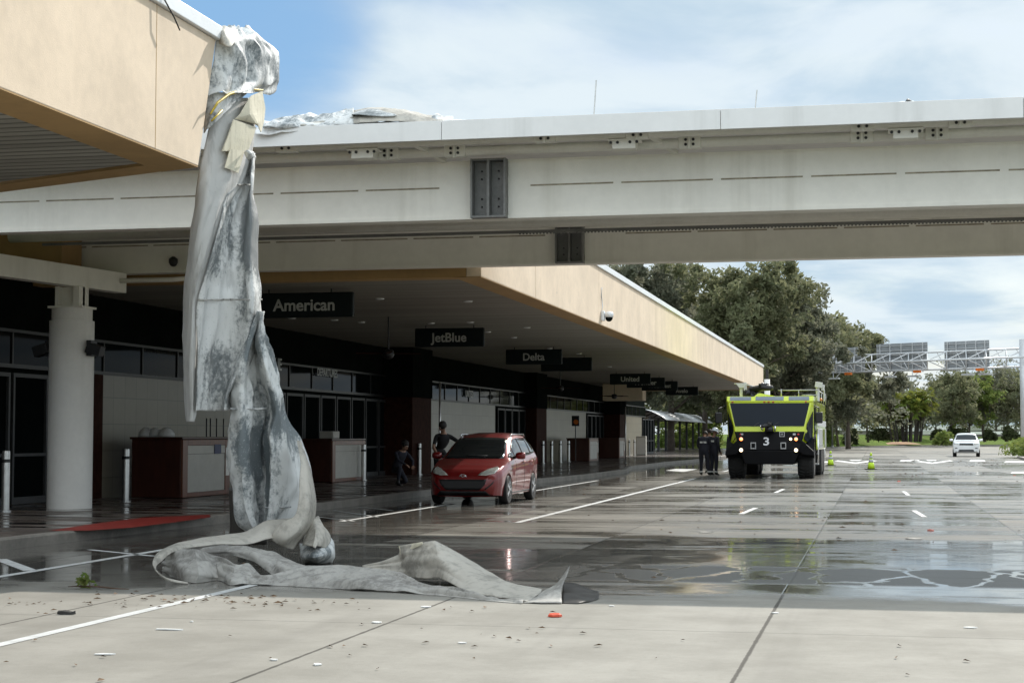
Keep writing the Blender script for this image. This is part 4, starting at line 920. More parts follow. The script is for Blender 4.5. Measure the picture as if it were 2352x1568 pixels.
def patch(name, bvh, poly, axis, m, parent, off=.006, step=.06, thick=.006, mirror=False):
    """outline drawn in a plane, wrapped onto the body; axis 'y-': seen from the front, 'y+': rear, 'x+': right side, 'z+': top"""
    bm = bmesh.new(); f = bm.faces.new([bm.verts.new((u, v, 0)) for u, v in poly])
    us = [p[0] for p in poly]; vv = [p[1] for p in poly]
    for ax, lo, hi in ((0, min(us), max(us)), (1, min(vv), max(vv))):
        k = lo + step
        while k < hi - step * .3:
            co = [0, 0, 0]; no = [0, 0, 0]; co[ax] = k; no[ax] = 1
            bmesh.ops.bisect_plane(bm, geom=bm.verts[:] + bm.edges[:] + bm.faces[:], plane_co=co, plane_no=no); k += step
    D = {'y-': Vector((0, 1, 0)), 'y+': Vector((0, -1, 0)), 'x+': Vector((-1, 0, 0)), 'x-': Vector((1, 0, 0)), 'z+': Vector((0, 0, -1))}[axis]
    bad = []
    for v in bm.verts:
        u, w = v.co.x, v.co.y
        o = {'y-': Vector((u, -9, w)), 'y+': Vector((u, 19, w)), 'x+': Vector((9, u, w)), 'x-': Vector((-9, u, w)), 'z+': Vector((u, w, 9))}[axis]
        h = bvh.ray_cast(o, D)
        if h[0] is None: bad.append(v); continue
        nrm = h[1] if h[1].dot(D) < 0 else -h[1]
        v.co = h[0] + (nrm - D).normalized() * off
    if bad: bmesh.ops.delete(bm, geom=bad, context='VERTS')
    if mirror:
        g = bmesh.ops.duplicate(bm, geom=bm.verts[:] + bm.edges[:] + bm.faces[:])
        for e in g['geom']:
            if isinstance(e, bmesh.types.BMVert): e.co.x *= -1
    for f in bm.faces: f.smooth = True
    me = bpy.data.meshes.new(name); bm.to_mesh(me); bm.free(); me.materials.append(m)
    o = bpy.data.objects.new(name, me); COL.objects.link(o); o.parent = parent; recalc(o)
    s = o.modifiers.new('thick', 'SOLIDIFY'); s.thickness = thick; s.offset = 0
    return o
def car_wheel(parent, x, y, r, w, side, spokes=5, rimm='alloy'):
    wh = bpy.data.objects.new('wheel', None); COL.objects.link(wh); wh.parent = parent; wh.location = (x, y, r)
    MB().lathe([(r * .62, -w / 2), (r * .92, -w / 2), (r * .985, -w * .40), (r, -w * .25), (r, w * .25), (r * .985, w * .40), (r * .92, w / 2), (r * .62, w / 2)], 36, axis='x').build('tyre', M['rubber'], wh, local=True, auto=30)
    b = MB(); fx = side * w * .44
    b.lathe([(r * .63, -w * .45), (r * .67, w * -.45 * -1 * 0 - w * .40), (r * .67, w * .40), (r * .63, w * .45), (r * .60, w * .42), (r * .60, -w * .42)], 32, axis='x')
    for k in range(spokes):
        for d in (-.13, .13):
            a = k * 2 * PI / spokes; c = Vector((fx, math.cos(a + d) * r * .62, math.sin(a + d) * r * .62)); h = Vector((fx + side * .012, math.cos(a + d * .6) * r * .12, math.sin(a + d * .6) * r * .12)); b.bar(h, c, r * .10, .03)
    b.lathe([(.0, fx - .02), (r * .16, fx - .02), (r * .15, fx + side * .02), (.0, fx + side * .022)], 16, axis='x')
    b.build('rim', M[rimm], wh, local=True, auto=30)
    MB().lathe([(.01, fx - side * .06), (r * .6, fx - side * .06), (r * .6, fx - side * .05), (.01, fx - side * .05)], 24, axis='x').build('brake_disc', M['frame_dark'], wh, local=True)
    return wh

# --- red people carrier
rc = thing('parked_car', 'red people carrier parked at the kerb, half in the canopy shadow', 'car', (-8.98, 36.25, 0), 0)
T = dict(low=[(0, .30), (.10, .20), (.5, .18), (4.2, .20), (4.55, .36), (4.6, .45)],
         w=[(0, .56), (.05, .66), (.15, .755), (.35, .83), (.8, .868), (1.5, .875), (3.6, .875), (4.2, .84), (4.45, .78), (4.6, .70)],
         belt=[(0, .58), (.06, .66), (.2, .74), (.6, .86), (1.1, .955), (2.2, .99), (3.6, 1.05), (4.3, 1.09), (4.55, 1.02), (4.6, .9)],
         top=[(0, .62), (.06, .715), (.2, .80), (.5, .895), (.95, .995), (1.08, 1.04), (2.02, 1.52), (2.3, 1.585), (2.9, 1.615), (3.6, 1.60), (4.05, 1.55), (4.3, 1.36), (4.52, 1.09), (4.6, .93)],
         edge=[(0, .60), (.06, .69), (.2, .775), (.5, .865), (.95, .965), (1.08, 1.0), (2.02, 1.44), (2.3, 1.50), (2.9, 1.535), (3.6, 1.52), (4.05, 1.47), (4.3, 1.30), (4.52, 1.06), (4.6, .91)],
         wt=[(0, .45), (.2, .62), (.6, .70), (1.0, .745), (2.02, .625), (2.4, .615), (3.6, .60), (4.1, .57), (4.5, .62), (4.6, .6)])
body, bv = car_body('body', 4.6, T, (.86, 3.62), .36, M['red_car'], rc, .32)
WS = [(-.69, 1.02), (.69, 1.02), (.655, 1.16), (.595, 1.40), (.575, 1.475), (0, 1.50), (-.575, 1.475), (-.595, 1.40), (-.655, 1.16)]
patch('windscreen', bv, WS, 'y-', M['car_glass'], rc)
for ax in ('x+', 'x-'):
    patch('quarter_window', bv, [(1.22, 1.03), (1.62, 1.02), (1.66, 1.22), (1.50, 1.17)], ax, M['car_glass'], rc)
    patch('door_window', bv, [(1.68, 1.03), (2.52, 1.055), (2.46, 1.47), (2.18, 1.45), (1.86, 1.33), (1.70, 1.25)], ax, M['car_glass'], rc)
    patch('door_window', bv, [(2.57, 1.057), (3.40, 1.09), (3.36, 1.485), (2.52, 1.478)], ax, M['car_glass'], rc)
    patch('quarter_window', bv, [(3.46, 1.093), (4.16, 1.15), (4.02, 1.36), (3.88, 1.45), (3.43, 1.485)], ax, M['car_glass'], rc)
    patch('door_seam', bv, [(1.66, .34), (1.672, .34), (1.672, 1.0), (1.66, 1.0)], ax, M['trim_black'], rc, .002, .08, .002)
    patch('door_seam', bv, [(2.54, .32), (2.552, .32), (2.552, 1.04), (2.54, 1.04)], ax, M['trim_black'], rc, .002, .08, .002)
    patch('sill_trim', bv, [(1.28, .235), (3.22, .245), (3.22, .275), (1.28, .262)], ax, M['trim_black'], rc, .006, .1, .004)
    patch('side_lamp', bv, [(4.22, .86), (4.5, .90), (4.54, 1.04), (4.30, 1.0)], ax, M['red_lamp'], rc)
    s = 1 if ax == 'x+' else -1
    for y in (2.36, 3.2): MB().tube([(s * .872, y, .93), (s * .905, y + .04, .935), (s * .905, y + .15, .94), (s * .872, y + .19, .94)], .014, 6).build('door_handle', M['red_car'], rc, True, local=True)
    b = MB(); b.tube([(s * .80, 1.60, 1.03), (s * .92, 1.56, 1.06)], .035, 8); b.build('mirror_arm', M['trim_black'], rc, True, local=True)
    ms = MB(); ms.lathe([(.01, -.11), (.06, -.105), (.085, -.05), (.088, .04), (.07, .10), (.01, .11)], 16, (0, 0, 0), 'x'); mo = ms.build('wing_mirror', M['red_car'], rc, True, local=True); mo.location = (s * .99, 1.54, 1.08); mo.scale = (1.05, .85, .95)
patch('headlight', bv, [(.34, .66), (.52, .655), (.70, .70), (.76, .80), (.70, .845), (.55, .80), (.40, .71)], 'y-', M['lamp_glass'], rc, .010, .05, .01)
patch('headlight', bv, [(-.34, .66), (-.40, .71), (-.55, .80), (-.70, .845), (-.76, .80), (-.70, .70), (-.52, .655)], 'y-', M['lamp_glass'], rc, .010, .05, .01)
patch('grille', bv, [(-.54, .57), (.54, .57), (.50, .45), (.38, .33), (-.38, .33), (-.50, .45)], 'y-', M['trim_black'], rc, .008)
for s in (1, -1): patch('fog_light_recess', bv, [(s * .52, .34), (s * .66, .46), (s * .70, .54), (s * .60, .44), (s * .50, .36)] if s > 0 else [(-.52, .34), (-.50, .36), (-.60, .44), (-.70, .54), (-.66, .46)], 'y-', M['trim_black'], rc, .008, .04)
patch('bumper_intake', bv, [(-.62, .215), (.62, .215), (.52, .315), (-.52, .315)], 'y-', M['trim_black'], rc, .006)
b = MB(); pts = [Vector((math.cos(a) * .075, -.012 + .02, .625 + math.sin(a) * .055)) for a in [i * PI / 12 for i in range(25)]]; b.tube(pts, .008, 6, False)
b.tube([(-.055, .004, .645), (-.02, .004, .635), (0, .004, .61), (.02, .004, .635), (.055, .004, .645)], .008, 6); b.build('badge', M['chrome'], rc, True, local=True)
for s in (-1, 1): MB().tube([(s * .3, 1.08, 1.035), (s * .05 + .05, 1.16, 1.085), (-s * .25 + .05, 1.12, 1.08)], .010, 5).build('wiper', M['trim_black'], rc, True, local=True)
for s in (-1, 1): MB().tube([(s * .60, 2.2, 1.53), (s * .60, 2.3, 1.57), (s * .60, 3.7, 1.575), (s * .585, 3.85, 1.54)], .016, 6).build('roof_rail', M['chrome'], rc, True, local=True)
for y in (.86, 3.62):
    for s in (-1, 1): car_wheel(rc, s * .775, y, .325, .20, s)

# --- white sport utility car, far on the road
wc = thing('approaching_car', 'white sport utility car driving towards the camera far down the road', 'car', (6.42, 126.6, 0), -math.atan2(6.42, 127))
T = dict(low=[(0, .40), (.15, .28), (4.5, .30), (4.8, .5)], w=[(0, .74), (.08, .84), (.25, .92), (.7, .965), (4., .965), (4.6, .9), (4.8, .84)], belt=[(0, .92), (.1, 1.0), (.6, 1.06), (1.3, 1.12), (4.2, 1.18), (4.8, 1.1)],
         top=[(0, .98), (.08, 1.06), (.3, 1.12), (1.2, 1.20), (1.32, 1.24), (2.15, 1.67), (2.5, 1.73), (3.8, 1.74), (4.3, 1.68), (4.7, 1.2), (4.8, 1.12)], edge=[(0, .95), (.08, 1.03), (.3, 1.09), (1.2, 1.17), (1.32, 1.20), (2.15, 1.60), (2.5, 1.66), (3.8, 1.66), (4.3, 1.6), (4.7, 1.18), (4.8, 1.11)],
         wt=[(0, .62), (.3, .74), (1.2, .82), (2.15, .69), (2.6, .67), (4.2, .64), (4.8, .66)])
_, bw = car_body('body', 4.8, T, (.95, 3.86), .43, M['white_car'], wc, .38)
patch('windscreen', bw, [(-.76, 1.24), (.76, 1.24), (.655, 1.60), (0, 1.63), (-.655, 1.60)], 'y-', M['car_glass'], wc, step=.1)
patch('grille', bw, [(-.50, .84), (.50, .84), (.47, .98), (-.47, .98)], 'y-', M['trim_black'], wc, .008)
b = MB()
for k in range(8): b.box(-.475 + k * .134, -.462 + k * .134, -.03, .01, .845, .985)
b.build('grille_bars', M['chrome'], wc, local=True)
for s in (1, -1):
    patch('headlight', bw, [(s * .55, .88), (s * .84, .90), (s * .86, .99), (s * .55, .965)][::s], 'y-', M['lamp_glass'], wc, .01, .05)
    patch('fog_light', bw, [(s * .62, .60), (s * .80, .60), (s * .78, .66), (s * .64, .66)][::s], 'y-', M['trim_black'], wc, .008, .05)
    m_ = MB().lathe([(.01, -.13), (.08, -.12), (.10, 0), (.08, .11), (.01, .12)], 14, (s * 1.06, 1.75, 1.22), 'x'); m_.build('wing_mirror', M['white_car'], wc, True, local=True)
    for y in (.95, 3.86): car_wheel(wc, s * .83, y, .38, .26, s)
    for yy in ((1.75, 2.75), (2.82, 3.7), (3.77, 4.4)): patch('door_window', bw, [(yy[0], 1.19), (yy[1], 1.2), (yy[1] - .05, 1.58), (yy[0] + .12, 1.56)], 'x+' if s > 0 else 'x-', M['car_glass'], wc, step=.1)
patch('lower_intake', bw, [(-.60, .35), (.60, .35), (.50, .53), (-.50, .53)], 'y-', M['trim_black'], wc, .008)

# --- yellow airport fire engine
M['lime'] = car_paint('lime_yellow_paint', (.60, .72, .02)); M['truck_black'] = mat('truck_black_front', (.006, .006, .007), .55, spec=.12); M['truck_glass'] = glass_dark('truck_glass', (.006, .011, .019), .05); M['truck_glass'].node_tree.nodes['Principled BSDF'].inputs['Specular IOR Level'].default_value = .18
M['silver'] = mat('silver_locker', (.42, .42, .42), .4, .6, streak=None); M['stripe'] = mat('reflective_stripe', (.55, .55, .56), .4, .3); M['solar'] = mat('blue_grey_visor', (.20, .23, .28), .3, .2, var=.12)
M['amber_on'] = emit('amber_lamp_lit', (1., .22, .01), 3.2); M['white_on'] = emit('head_lamp_lit', (1., .72, .42), 6.)
ft = thing('fire_engine', 'lime yellow airport fire engine with black front numbered 3', 'fire engine', (-3.72, 60.6, 0), -.014)
def FB(): return MB()
def tb_(b, name, m, **k): return b.build(name, m, ft, local=True, **k)
# cab hull: chamfered corners that widen towards the bumper. levels: z, front half width, side setback of the chamfer, side half width, y of front
LV = [(1.02, .98, .62, 1.53, .02), (1.69, 1.24, .62, 1.53, .0), (1.875, 1.27, .58, 1.53, .02), (2.71, 1.48, .14, 1.55, .16), (2.78, 1.52, .10, 1.56, .14), (2.95, 1.53, .10, 1.56, .30)]
vs = []; fs = []
for z, fw, sb, sw, y in LV: vs += [(-sw, 2.6, z), (-sw, y + sb, z), (-fw, y, z), (fw, y, z), (sw, y + sb, z), (sw, 2.6, z)]
for i in range(len(LV) - 1):
    for k in range(5): fs.append((i * 6 + k, i * 6 + k + 1, i * 6 + k + 7, i * 6 + k + 6))
    fs.append((i * 6 + 5, i * 6, i * 6 + 6, i * 6 + 11))
fs += [(5, 4, 3, 2, 1, 0), tuple(range(30, 36))]
cab = tb_(MB().add(vs, fs), 'cab', M['lime'], bevel=.02)
def P(z, k):                                    # point on the hull at height z, column k
    for a, b_ in zip(LV, LV[1:]):
        if a[0] <= z <= b_[0]:
            t = (z - a[0]) / (b_[0] - a[0]); fw, sb, sw, y = [a[i] + (b_[i] - a[i]) * t for i in range(1, 5)]
            return Vector([(-sw, 2.6, z), (-sw, y + sb, z), (-fw, y, z), (fw, y, z), (sw, y + sb, z), (sw, 2.6, z)][k])
def hq(name, m, pts, out, thick=.02):
    b = MB(); n = len(pts); o = Vector(out); b.add([p + o * .004 for p in pts] + [p + o * thick for p in pts], [tuple(range(n)), tuple(range(2 * n - 1, n - 1, -1))] + [(i, i + n, (i + 1) % n + n, (i + 1) % n) for i in range(n)]); return tb_(b, name, m)
def mixp(a, b_, t): return a + (b_ - a) * t
a, b_, c, d = P(1.875, 2), P(1.875, 3), P(2.70, 3), P(2.70, 2)
hq('windscreen', M['truck_glass'], [mixp(a, b_, .02), mixp(b_, a, .02), mixp(c, d, .022), mixp(d, c, .022)], (0, -1, .15))
for s, k0, k1 in ((1, 3, 4), (-1, 2, 1)):
    q = [mixp(P(1.44, k0), P(1.44, k1), .16), mixp(P(1.09, k0), P(1.09, k1), .86), mixp(P(1.9, k0), P(1.9, k1), .88), mixp(P(2.40, k0), P(2.40, k1), .80), mixp(P(1.95, k0), P(1.95, k1), .12)]
    q[1] = mixp(P(1.12, k0), P(1.12, k1), .88)
    hq('corner_window', M['truck_glass'], q if s > 0 else q[::-1], (s * .7, -.7, 0))
    sw_ = [Vector((s * 1.545, y, z)) for y, z in ((.85, 1.6), (2.2, 1.6), (2.2, 2.55), (.5, 2.55))]
    hq('side_window', M['truck_glass'], sw_, (s, 0, 0))
# black lower front and wings
vs = [(-1.50, .62, 1.0), (-1.24, -.03, 1.66), (1.24, -.03, 1.66), (1.50, .62, 1.0), (-1.54, .05, .96), (-1.36, -.16, 1.10), (1.36, -.16, 1.10), (1.54, .05, .96)]
b = MB(); b.add([(-1.245, -.03, 1.685), (1.245, -.03, 1.685), (1.06, -.20, 1.02), (-1.06, -.20, 1.02), (-1.245, .4, 1.685), (1.245, .4, 1.685), (1.06, .4, 1.02), (-1.06, .4, 1.02)], [(0, 1, 2, 3), (7, 6, 5, 4), (0, 4, 5, 1), (1, 5, 6, 2), (2, 6, 7, 3), (3, 7, 4, 0)]); tb_(b, 'black_nose', M['truck_black'], bevel=.03)
b = MB(); b.add([(-1.06, -.22, 1.02), (1.06, -.22, 1.02), (.86, -.20, .52), (-.86, -.20, .52), (-1.06, 2.6, 1.02), (1.06, 2.6, 1.02), (.86, 2.6, .52), (-.86, 2.6, .52)], [(0, 1, 2, 3), (7, 6, 5, 4), (0, 4, 5, 1), (1, 5, 6, 2), (2, 6, 7, 3), (3, 7, 4, 0)]); tb_(b, 'bumper', M['truck_black'], bevel=.03)
for s in (-1, 1):
    w = MB(); prof = [(1.02, 1.45), (1.17, 1.35), (1.56, .99), (1.58, .82), (1.20, .86), (.98, 1.0)]
    q = [(s * x, z) for x, z in prof]; w.prism(q, 'y', -.14, .62); tb_(w, 'front_wing', M['truck_black'], bevel=.03)
    w = MB(); 
    for k in range(10):
        a0, a1 = PI * k / 10, PI * (k + 1) / 10; R0, R1 = .78, .86; cy0 = 1.0
        w.add([(s * x, cy0 - math.cos(a) * R, .74 + math.sin(a) * R) for x in (.9, 1.57) for R in (R0, R1) for a in (a0, a1)], [(0, 1, 3, 2), (4, 6, 7, 5), (0, 4, 5, 1), (2, 3, 7, 6), (0, 2, 6, 4), (1, 5, 7, 3)])
    tb_(w, 'wheel_arch', M['truck_black'])
tb_(MB().box(-1.5, 1.5, .5, 2.55, .78, 1.0), 'chassis', M['truck_black'])
# rear body
tb_(MB().box(-1.55, 1.55, 2.65, 9.8, 1.0, 2.80), 'rear_body', M['lime'], bevel=.03)
tb_(MB().box(-1.0, 1.0, 2.6, 9.7, .62, .99), 'undertray', M['truck_black'])
for s in (-1, 1):
    X0, X1 = (s * 1.551, s * 1.575) if s > 0 else (-1.575, -1.551)
    tb_(MB().box(X0, X1, 2.7, 9.78, 1.90, 2.12), 'side_stripe', M['stripe'])
    for y in (2.8, 4.1, 5.4, 8.9):
        lo = tb_(MB().box(X0, X1 + (.004 if s > 0 else 0), y, y + .85 if y > 8 else y + 1.2, 1.06, 1.80), 'locker_door', M['silver'], bevel=.008)
        lh = MB().box(X1 if s > 0 else X0 - .03, X1 + .03 if s > 0 else X0, y + .2, y + .5, 1.15, 1.18); lh.build('handle', M['chrome'], lo, local=True)
    b = MB()
    for y in (2.05, 2.45): b.tube([(s * 1.60, y, .55), (s * 1.60, y, 1.6)], .025, 8)
    tb_(b, 'grab_rail', M['chrome'], smooth=True)
    b = MB(); b.box(s * 1.3 if s > 0 else -1.62, 1.62 if s > 0 else -1.3, 1.95, 2.55, .48, .53); b.box(s * 1.3 if s > 0 else -1.62, 1.62 if s > 0 else -1.3, 1.95, 2.55, .85, .89); tb_(b, 'step', M['silver'])
    # mirrors
    xm = s * (1.83 if s < 0 else 1.74); b = MB(); b.box(xm - .13, xm + .13, .16, .30, 1.98, 2.38); mo = tb_(b, 'wing_mirror', M['black'], bevel=.04)
    b = MB(); b.tube([(s * 1.54, .4, 2.62), (xm, .24, 2.52), (xm, .24, 2.38)], .022, 6); b.build('mirror_arm', M['black'], mo, True, local=True)
    for y in (1.0, 7.0, 8.55):
        whl = bpy.data.objects.new('wheel', None); COL.objects.link(whl); whl.parent = ft; whl.location = (s * 1.24, y, .69)
        b = MB().lathe([(.36, -.29), (.58, -.29), (.66, -.24), (.69, -.14), (.69, .14), (.66, .24), (.58, .29), (.36, .29)], 40, axis='x')
        for k in range(30):
            a = 2 * PI * k / 30
            for sx2 in (-1, 1): b.bar((sx2 * .26, math.cos(a) * .675, math.sin(a) * .675), (sx2 * .04, math.cos(a + .1) * .70, math.sin(a + .1) * .70), .05, .03)
        b.build('tyre', M['rubber'], whl, local=True)
        b = MB().lathe([(.36, -.2), (.37, s * .18), (.30, s * .12), (.16, s * .10), (.15, s * .2), (.02, s * .2)], 28, axis='x'); b.build('rim', M['silver'], whl, local=True, auto=30)
# front details
for x0, x1 in ((-1.42, -.66), (-.50, .50), (.68, 1.40)):
    hq('visor_panel', M['solar'], [Vector((x0, .155 - .0, 2.795)), Vector((x1, .155, 2.795)), Vector((x1, .285, 2.925)), Vector((x0, .285, 2.925))], (0, -.7, .7), .02)
for x in (-1.32, -.18, -.03, .13, 1.29): tb_(MB().box(x - .035, x + .035, .115, .15, 2.725, 2.765), 'marker_lamp', M['red_lamp'])
for s in (-1, 1):
    for x, z, m_, r_ in ((s * .945, 1.415, 'amber_on', .062), (s * .945 + (.0), 1.025, 'white_on', .062)):
        o = tb_(MB().lathe([(r_, -.215), (r_ * .9, -.235), (.01, -.245)], 16, (x + (-.05 if s < 0 else 0), 0.06 if z > 1.2 else 0.0, z), 'y'), 'indicator_lamp' if z > 1.2 else 'headlight', M[m_], smooth=True)
        tb_(MB().lathe([(r_ * 1.5, -.20), (r_ * 1.5, -.214), (r_ * 1.05, -.218)], 16, (x + (-.05 if s < 0 else 0), 0.06 if z > 1.2 else 0.0, z), 'y'), 'lamp_bezel', M['black'])
    fr = MB()
    for x0, x1, z0, z1 in ((-.1, .1, 1.26, 1.30), (-.1, .1, 1.06, 1.10), (-.1, -.065, 1.1, 1.26), (.065, .1, 1.1, 1.26)): fr.box(s * .53 - .03 + x0, s * .53 - .03 + x1, -.24, -.19, z0, z1)
    tb_(fr, 'tow_eye_frame', M['silver'], bevel=.006)
    tb_(MB().box(s * .93 - .05 - .05, s * .93 + .05 - .05, -.075, -.04, 1.56, 1.62), 'side_marker', M['stripe']); tb_(MB().lathe([(.04, -.08), (.02, -.1)], 12, (s * 1.02, .02, 1.58), 'y'), 'red_marker', M['red_lamp'])
o = tb_(MB().lathe([(.045, -.215), (.04, -.235), (.01, -.245)], 16, (.755, .06, 1.42), 'y'), 'headlight', M['white_on'])
text('3', .40, (-.10, -.168, 1.32), (math.radians(76), 0, 0), M['stripe'], ft, 'number', .02, sx=1.25)
fr = MB()
for x0, x1, z0, z1 in ((.36, .54, 1.66, 1.68), (.36, .54, 1.50, 1.52), (.36, .38, 1.52, 1.66), (.52, .54, 1.52, 1.66)): fr.box(x0, x1, -.10, -.05, z0, z1)
fr.box(.44, .46, -.1, -.05, 1.55, 1.63); fr.box(.41, .49, -.1, -.05, 1.58, 1.60); tb_(fr, 'square_emblem', M['stripe'])
# bumper turret
b = MB(); b.lathe([(.16, 1.68), (.15, 1.82), (.10, 1.86)], 16, (0, -.14, 0)); b.tube([(0, -.14, 1.84), (-.05, -.30, 1.92), (-.22, -.52, 1.86)], [.08, .07, .06], 10); b.tube([(.02, -.14, 1.86), (.02, -.16, 2.02)], .09, 10); tb_(b, 'bumper_turret', M['black'], smooth=True)
tb_(MB().tube([(-.22, -.30, 1.74), (-.30, -.34, 1.90)], .035, 8).tube([(.20, -.12, 1.70), (.22, -.14, 1.88)], .03, 8), 'turret_fitting', M['chrome'], smooth=True)
for s in (-1, 1):
    tb_(MB().tube([(-.55 if s < 0 else .12, .0, 1.88), (-.05 if s < 0 else .62, .09, 2.22)], .016, 5), 'wiper', M['trim_black'])
# seats / dash seen through as pale shapes would be hidden by the tint; roof gear
b = MB(); b.tube([(-.62, .95, 2.96), (-.62, .95, 3.18)], .15, 12); b.tube([(-.74, 1.0, 3.18), (-.30, .7, 3.27), (.08, .45, 3.25)], [.14, .12, .09], 12); b.tube([(-.55, .9, 3.2), (-.25, .75, 3.42)], .07, 8); b.box(-.95, -.7, .85, 1.1, 2.96, 3.2); b.box(-.42, -.2, .6, .8, 3.3, 3.42); b.tube([(-.66, .9, 3.1), (-.66, .55, 2.98), (-.6, .3, 2.92)], .06, 8); b.tube([(-.95, .8, 2.98), (-.80, .9, 3.14), (-.62, .95, 3.14)], .04, 8); b.lathe([(.08, 3.30), (.09, 3.4), (.02, 3.44)], 12, (-.13, .7, 0)); tb_(b, 'roof_turret', M['black'], smooth=True)
tb_(MB().add([(-.56, .35, 2.955), (.20, .35, 2.955), (.10, 1.3, 2.955), (-.5, 1.3, 2.955), (-.44, .5, 3.06), (-.36, .5, 3.07), (-.36, 1.1, 3.07), (-.44, 1.1, 3.06)], [(0, 1, 5, 4), (1, 2, 6, 5), (2, 3, 7, 6), (3, 0, 4, 7), (4, 5, 6, 7), (3, 2, 1, 0)]), 'turret_base', M['lime'])
b = MB(); b.tube([(-1.11, 1.2, 2.95), (-1.11, 1.2, 3.36)], .055, 8); b.add([(-1.30, 1.1, 3.46), (-.98, 1.1, 3.46), (-1.04, 1.1, 3.28), (-1.16, 1.1, 3.28), (-1.30, 1.3, 3.46), (-.98, 1.3, 3.46), (-1.04, 1.3, 3.28), (-1.16, 1.3, 3.28)], [(0, 1, 2, 3), (7, 6, 5, 4), (0, 4, 5, 1), (1, 5, 6, 2), (2, 6, 7, 3), (3, 7, 4, 0)]); b.tube([(-1.35, 1.15, 3.44), (-1.0, 1.15, 3.42), (-.45, .9, 3.28)], .022, 6); b.box(-1.0, -.9, 1.1, 1.2, 3.18, 3.48); tb_(b, 'light_mast', M['white_plastic'])
b = MB(); b.tube([(1.62, 2.0, 2.8), (1.62, 2.0, 3.4)], .07, 8); b.obox((1.66, 1.95, 3.40), (.26, .14, .20), Matrix.Rotation(.15, 3, 'Y')); b.obox((1.80, 2.2, 3.30), (.10, .3, .22), Matrix.Rotation(.15, 3, 'Y')); b.tube([(1.84, 2.3, 2.8), (1.84, 2.3, 3.25)], .03, 6); tb_(b, 'light_mast', M['white_plastic'], bevel=.01)
b = MB(); b.tube([(.32, 1.6, 2.96), (.32, 1.6, 3.24)], .03, 6); b.tube([(.2, 1.6, 3.20), (1.6, 1.6, 3.20)], .022, 6); b.tube([(.95, 1.6, 2.96), (.95, 1.6, 3.2)], .02, 6); b.tube([(1.05, 1.7, 3.02), (1.6, 1.7, 3.02)], .03, 6); b.tube([(1.6, 1.6, 3.2), (1.6, 9.2, 3.2)], .022, 6)
for y in (3.5, 5.4, 7.3, 9.2): b.tube([(1.6, y, 2.8), (1.6, y, 3.2)], .02, 6)
tb_(b, 'roof_rail', M['silver'], smooth=True)
tb_(MB().lathe([(.07, 2.95), (.07, 3.02), (.03, 3.05)], 12, (1.69, 2.6, -.12)), 'beacon', M['amber_lens'])

# ------------------------------------------------------------------ traffic cones
M['cone_lime'] = mat('fluorescent_lime_plastic', (.50, .72, .02), .5, var=.1); M['cone_band'] = mat('grey_reflective_band', (.42, .44, .44), .35)
cone = None
for px, py, lab in ((1908, 1069, 'lime traffic cone nearer the fire engine, left of two'), (2001, 1077.5, 'lime traffic cone standing alone in the middle of the road')):
    p = on_z(px, py, 0)
    if cone is None:
        cone = thing('traffic_cone', lab, 'cone', p, .3, 'lime traffic cones'); r0 = .17
        MB().lathe([(r0, .03), (.118, .32)], 20).build('body', M['cone_lime'], cone, True, local=True); MB().lathe([(.119, .32), (.092, .46)], 20).build('reflective_band', M['cone_band'], cone, True, local=True)
        MB().lathe([(.091, .46), (.083, .50)], 20).build('body', M['cone_lime'], cone, True, local=True); MB().lathe([(.084, .50), (.062, .61)], 20).build('reflective_band', M['cone_band'], cone, True, local=True); MB().lathe([(.061, .61), (.034, .76), (.01, .765)], 20).build('tip', M['cone_lime'], cone, True, local=True)
        MB().box(-.22, .22, -.22, .22, 0, .035).build('base', M['rubber'], cone, local=True, bevel=.01); c = cone
    else: c = copy_tree(cone); c.location = p; c['label'] = lab
p = on_z(1889, 1048, 0); b = MB().lathe([(.28, 0), (.2, .5), (.08, 1.0), (.02, 1.05)], 12); o = b.build('white_cone', M['white_plastic'], None, True); o.location = p; tag(o, 'tall plain white cone right behind the fire engine', 'cone')

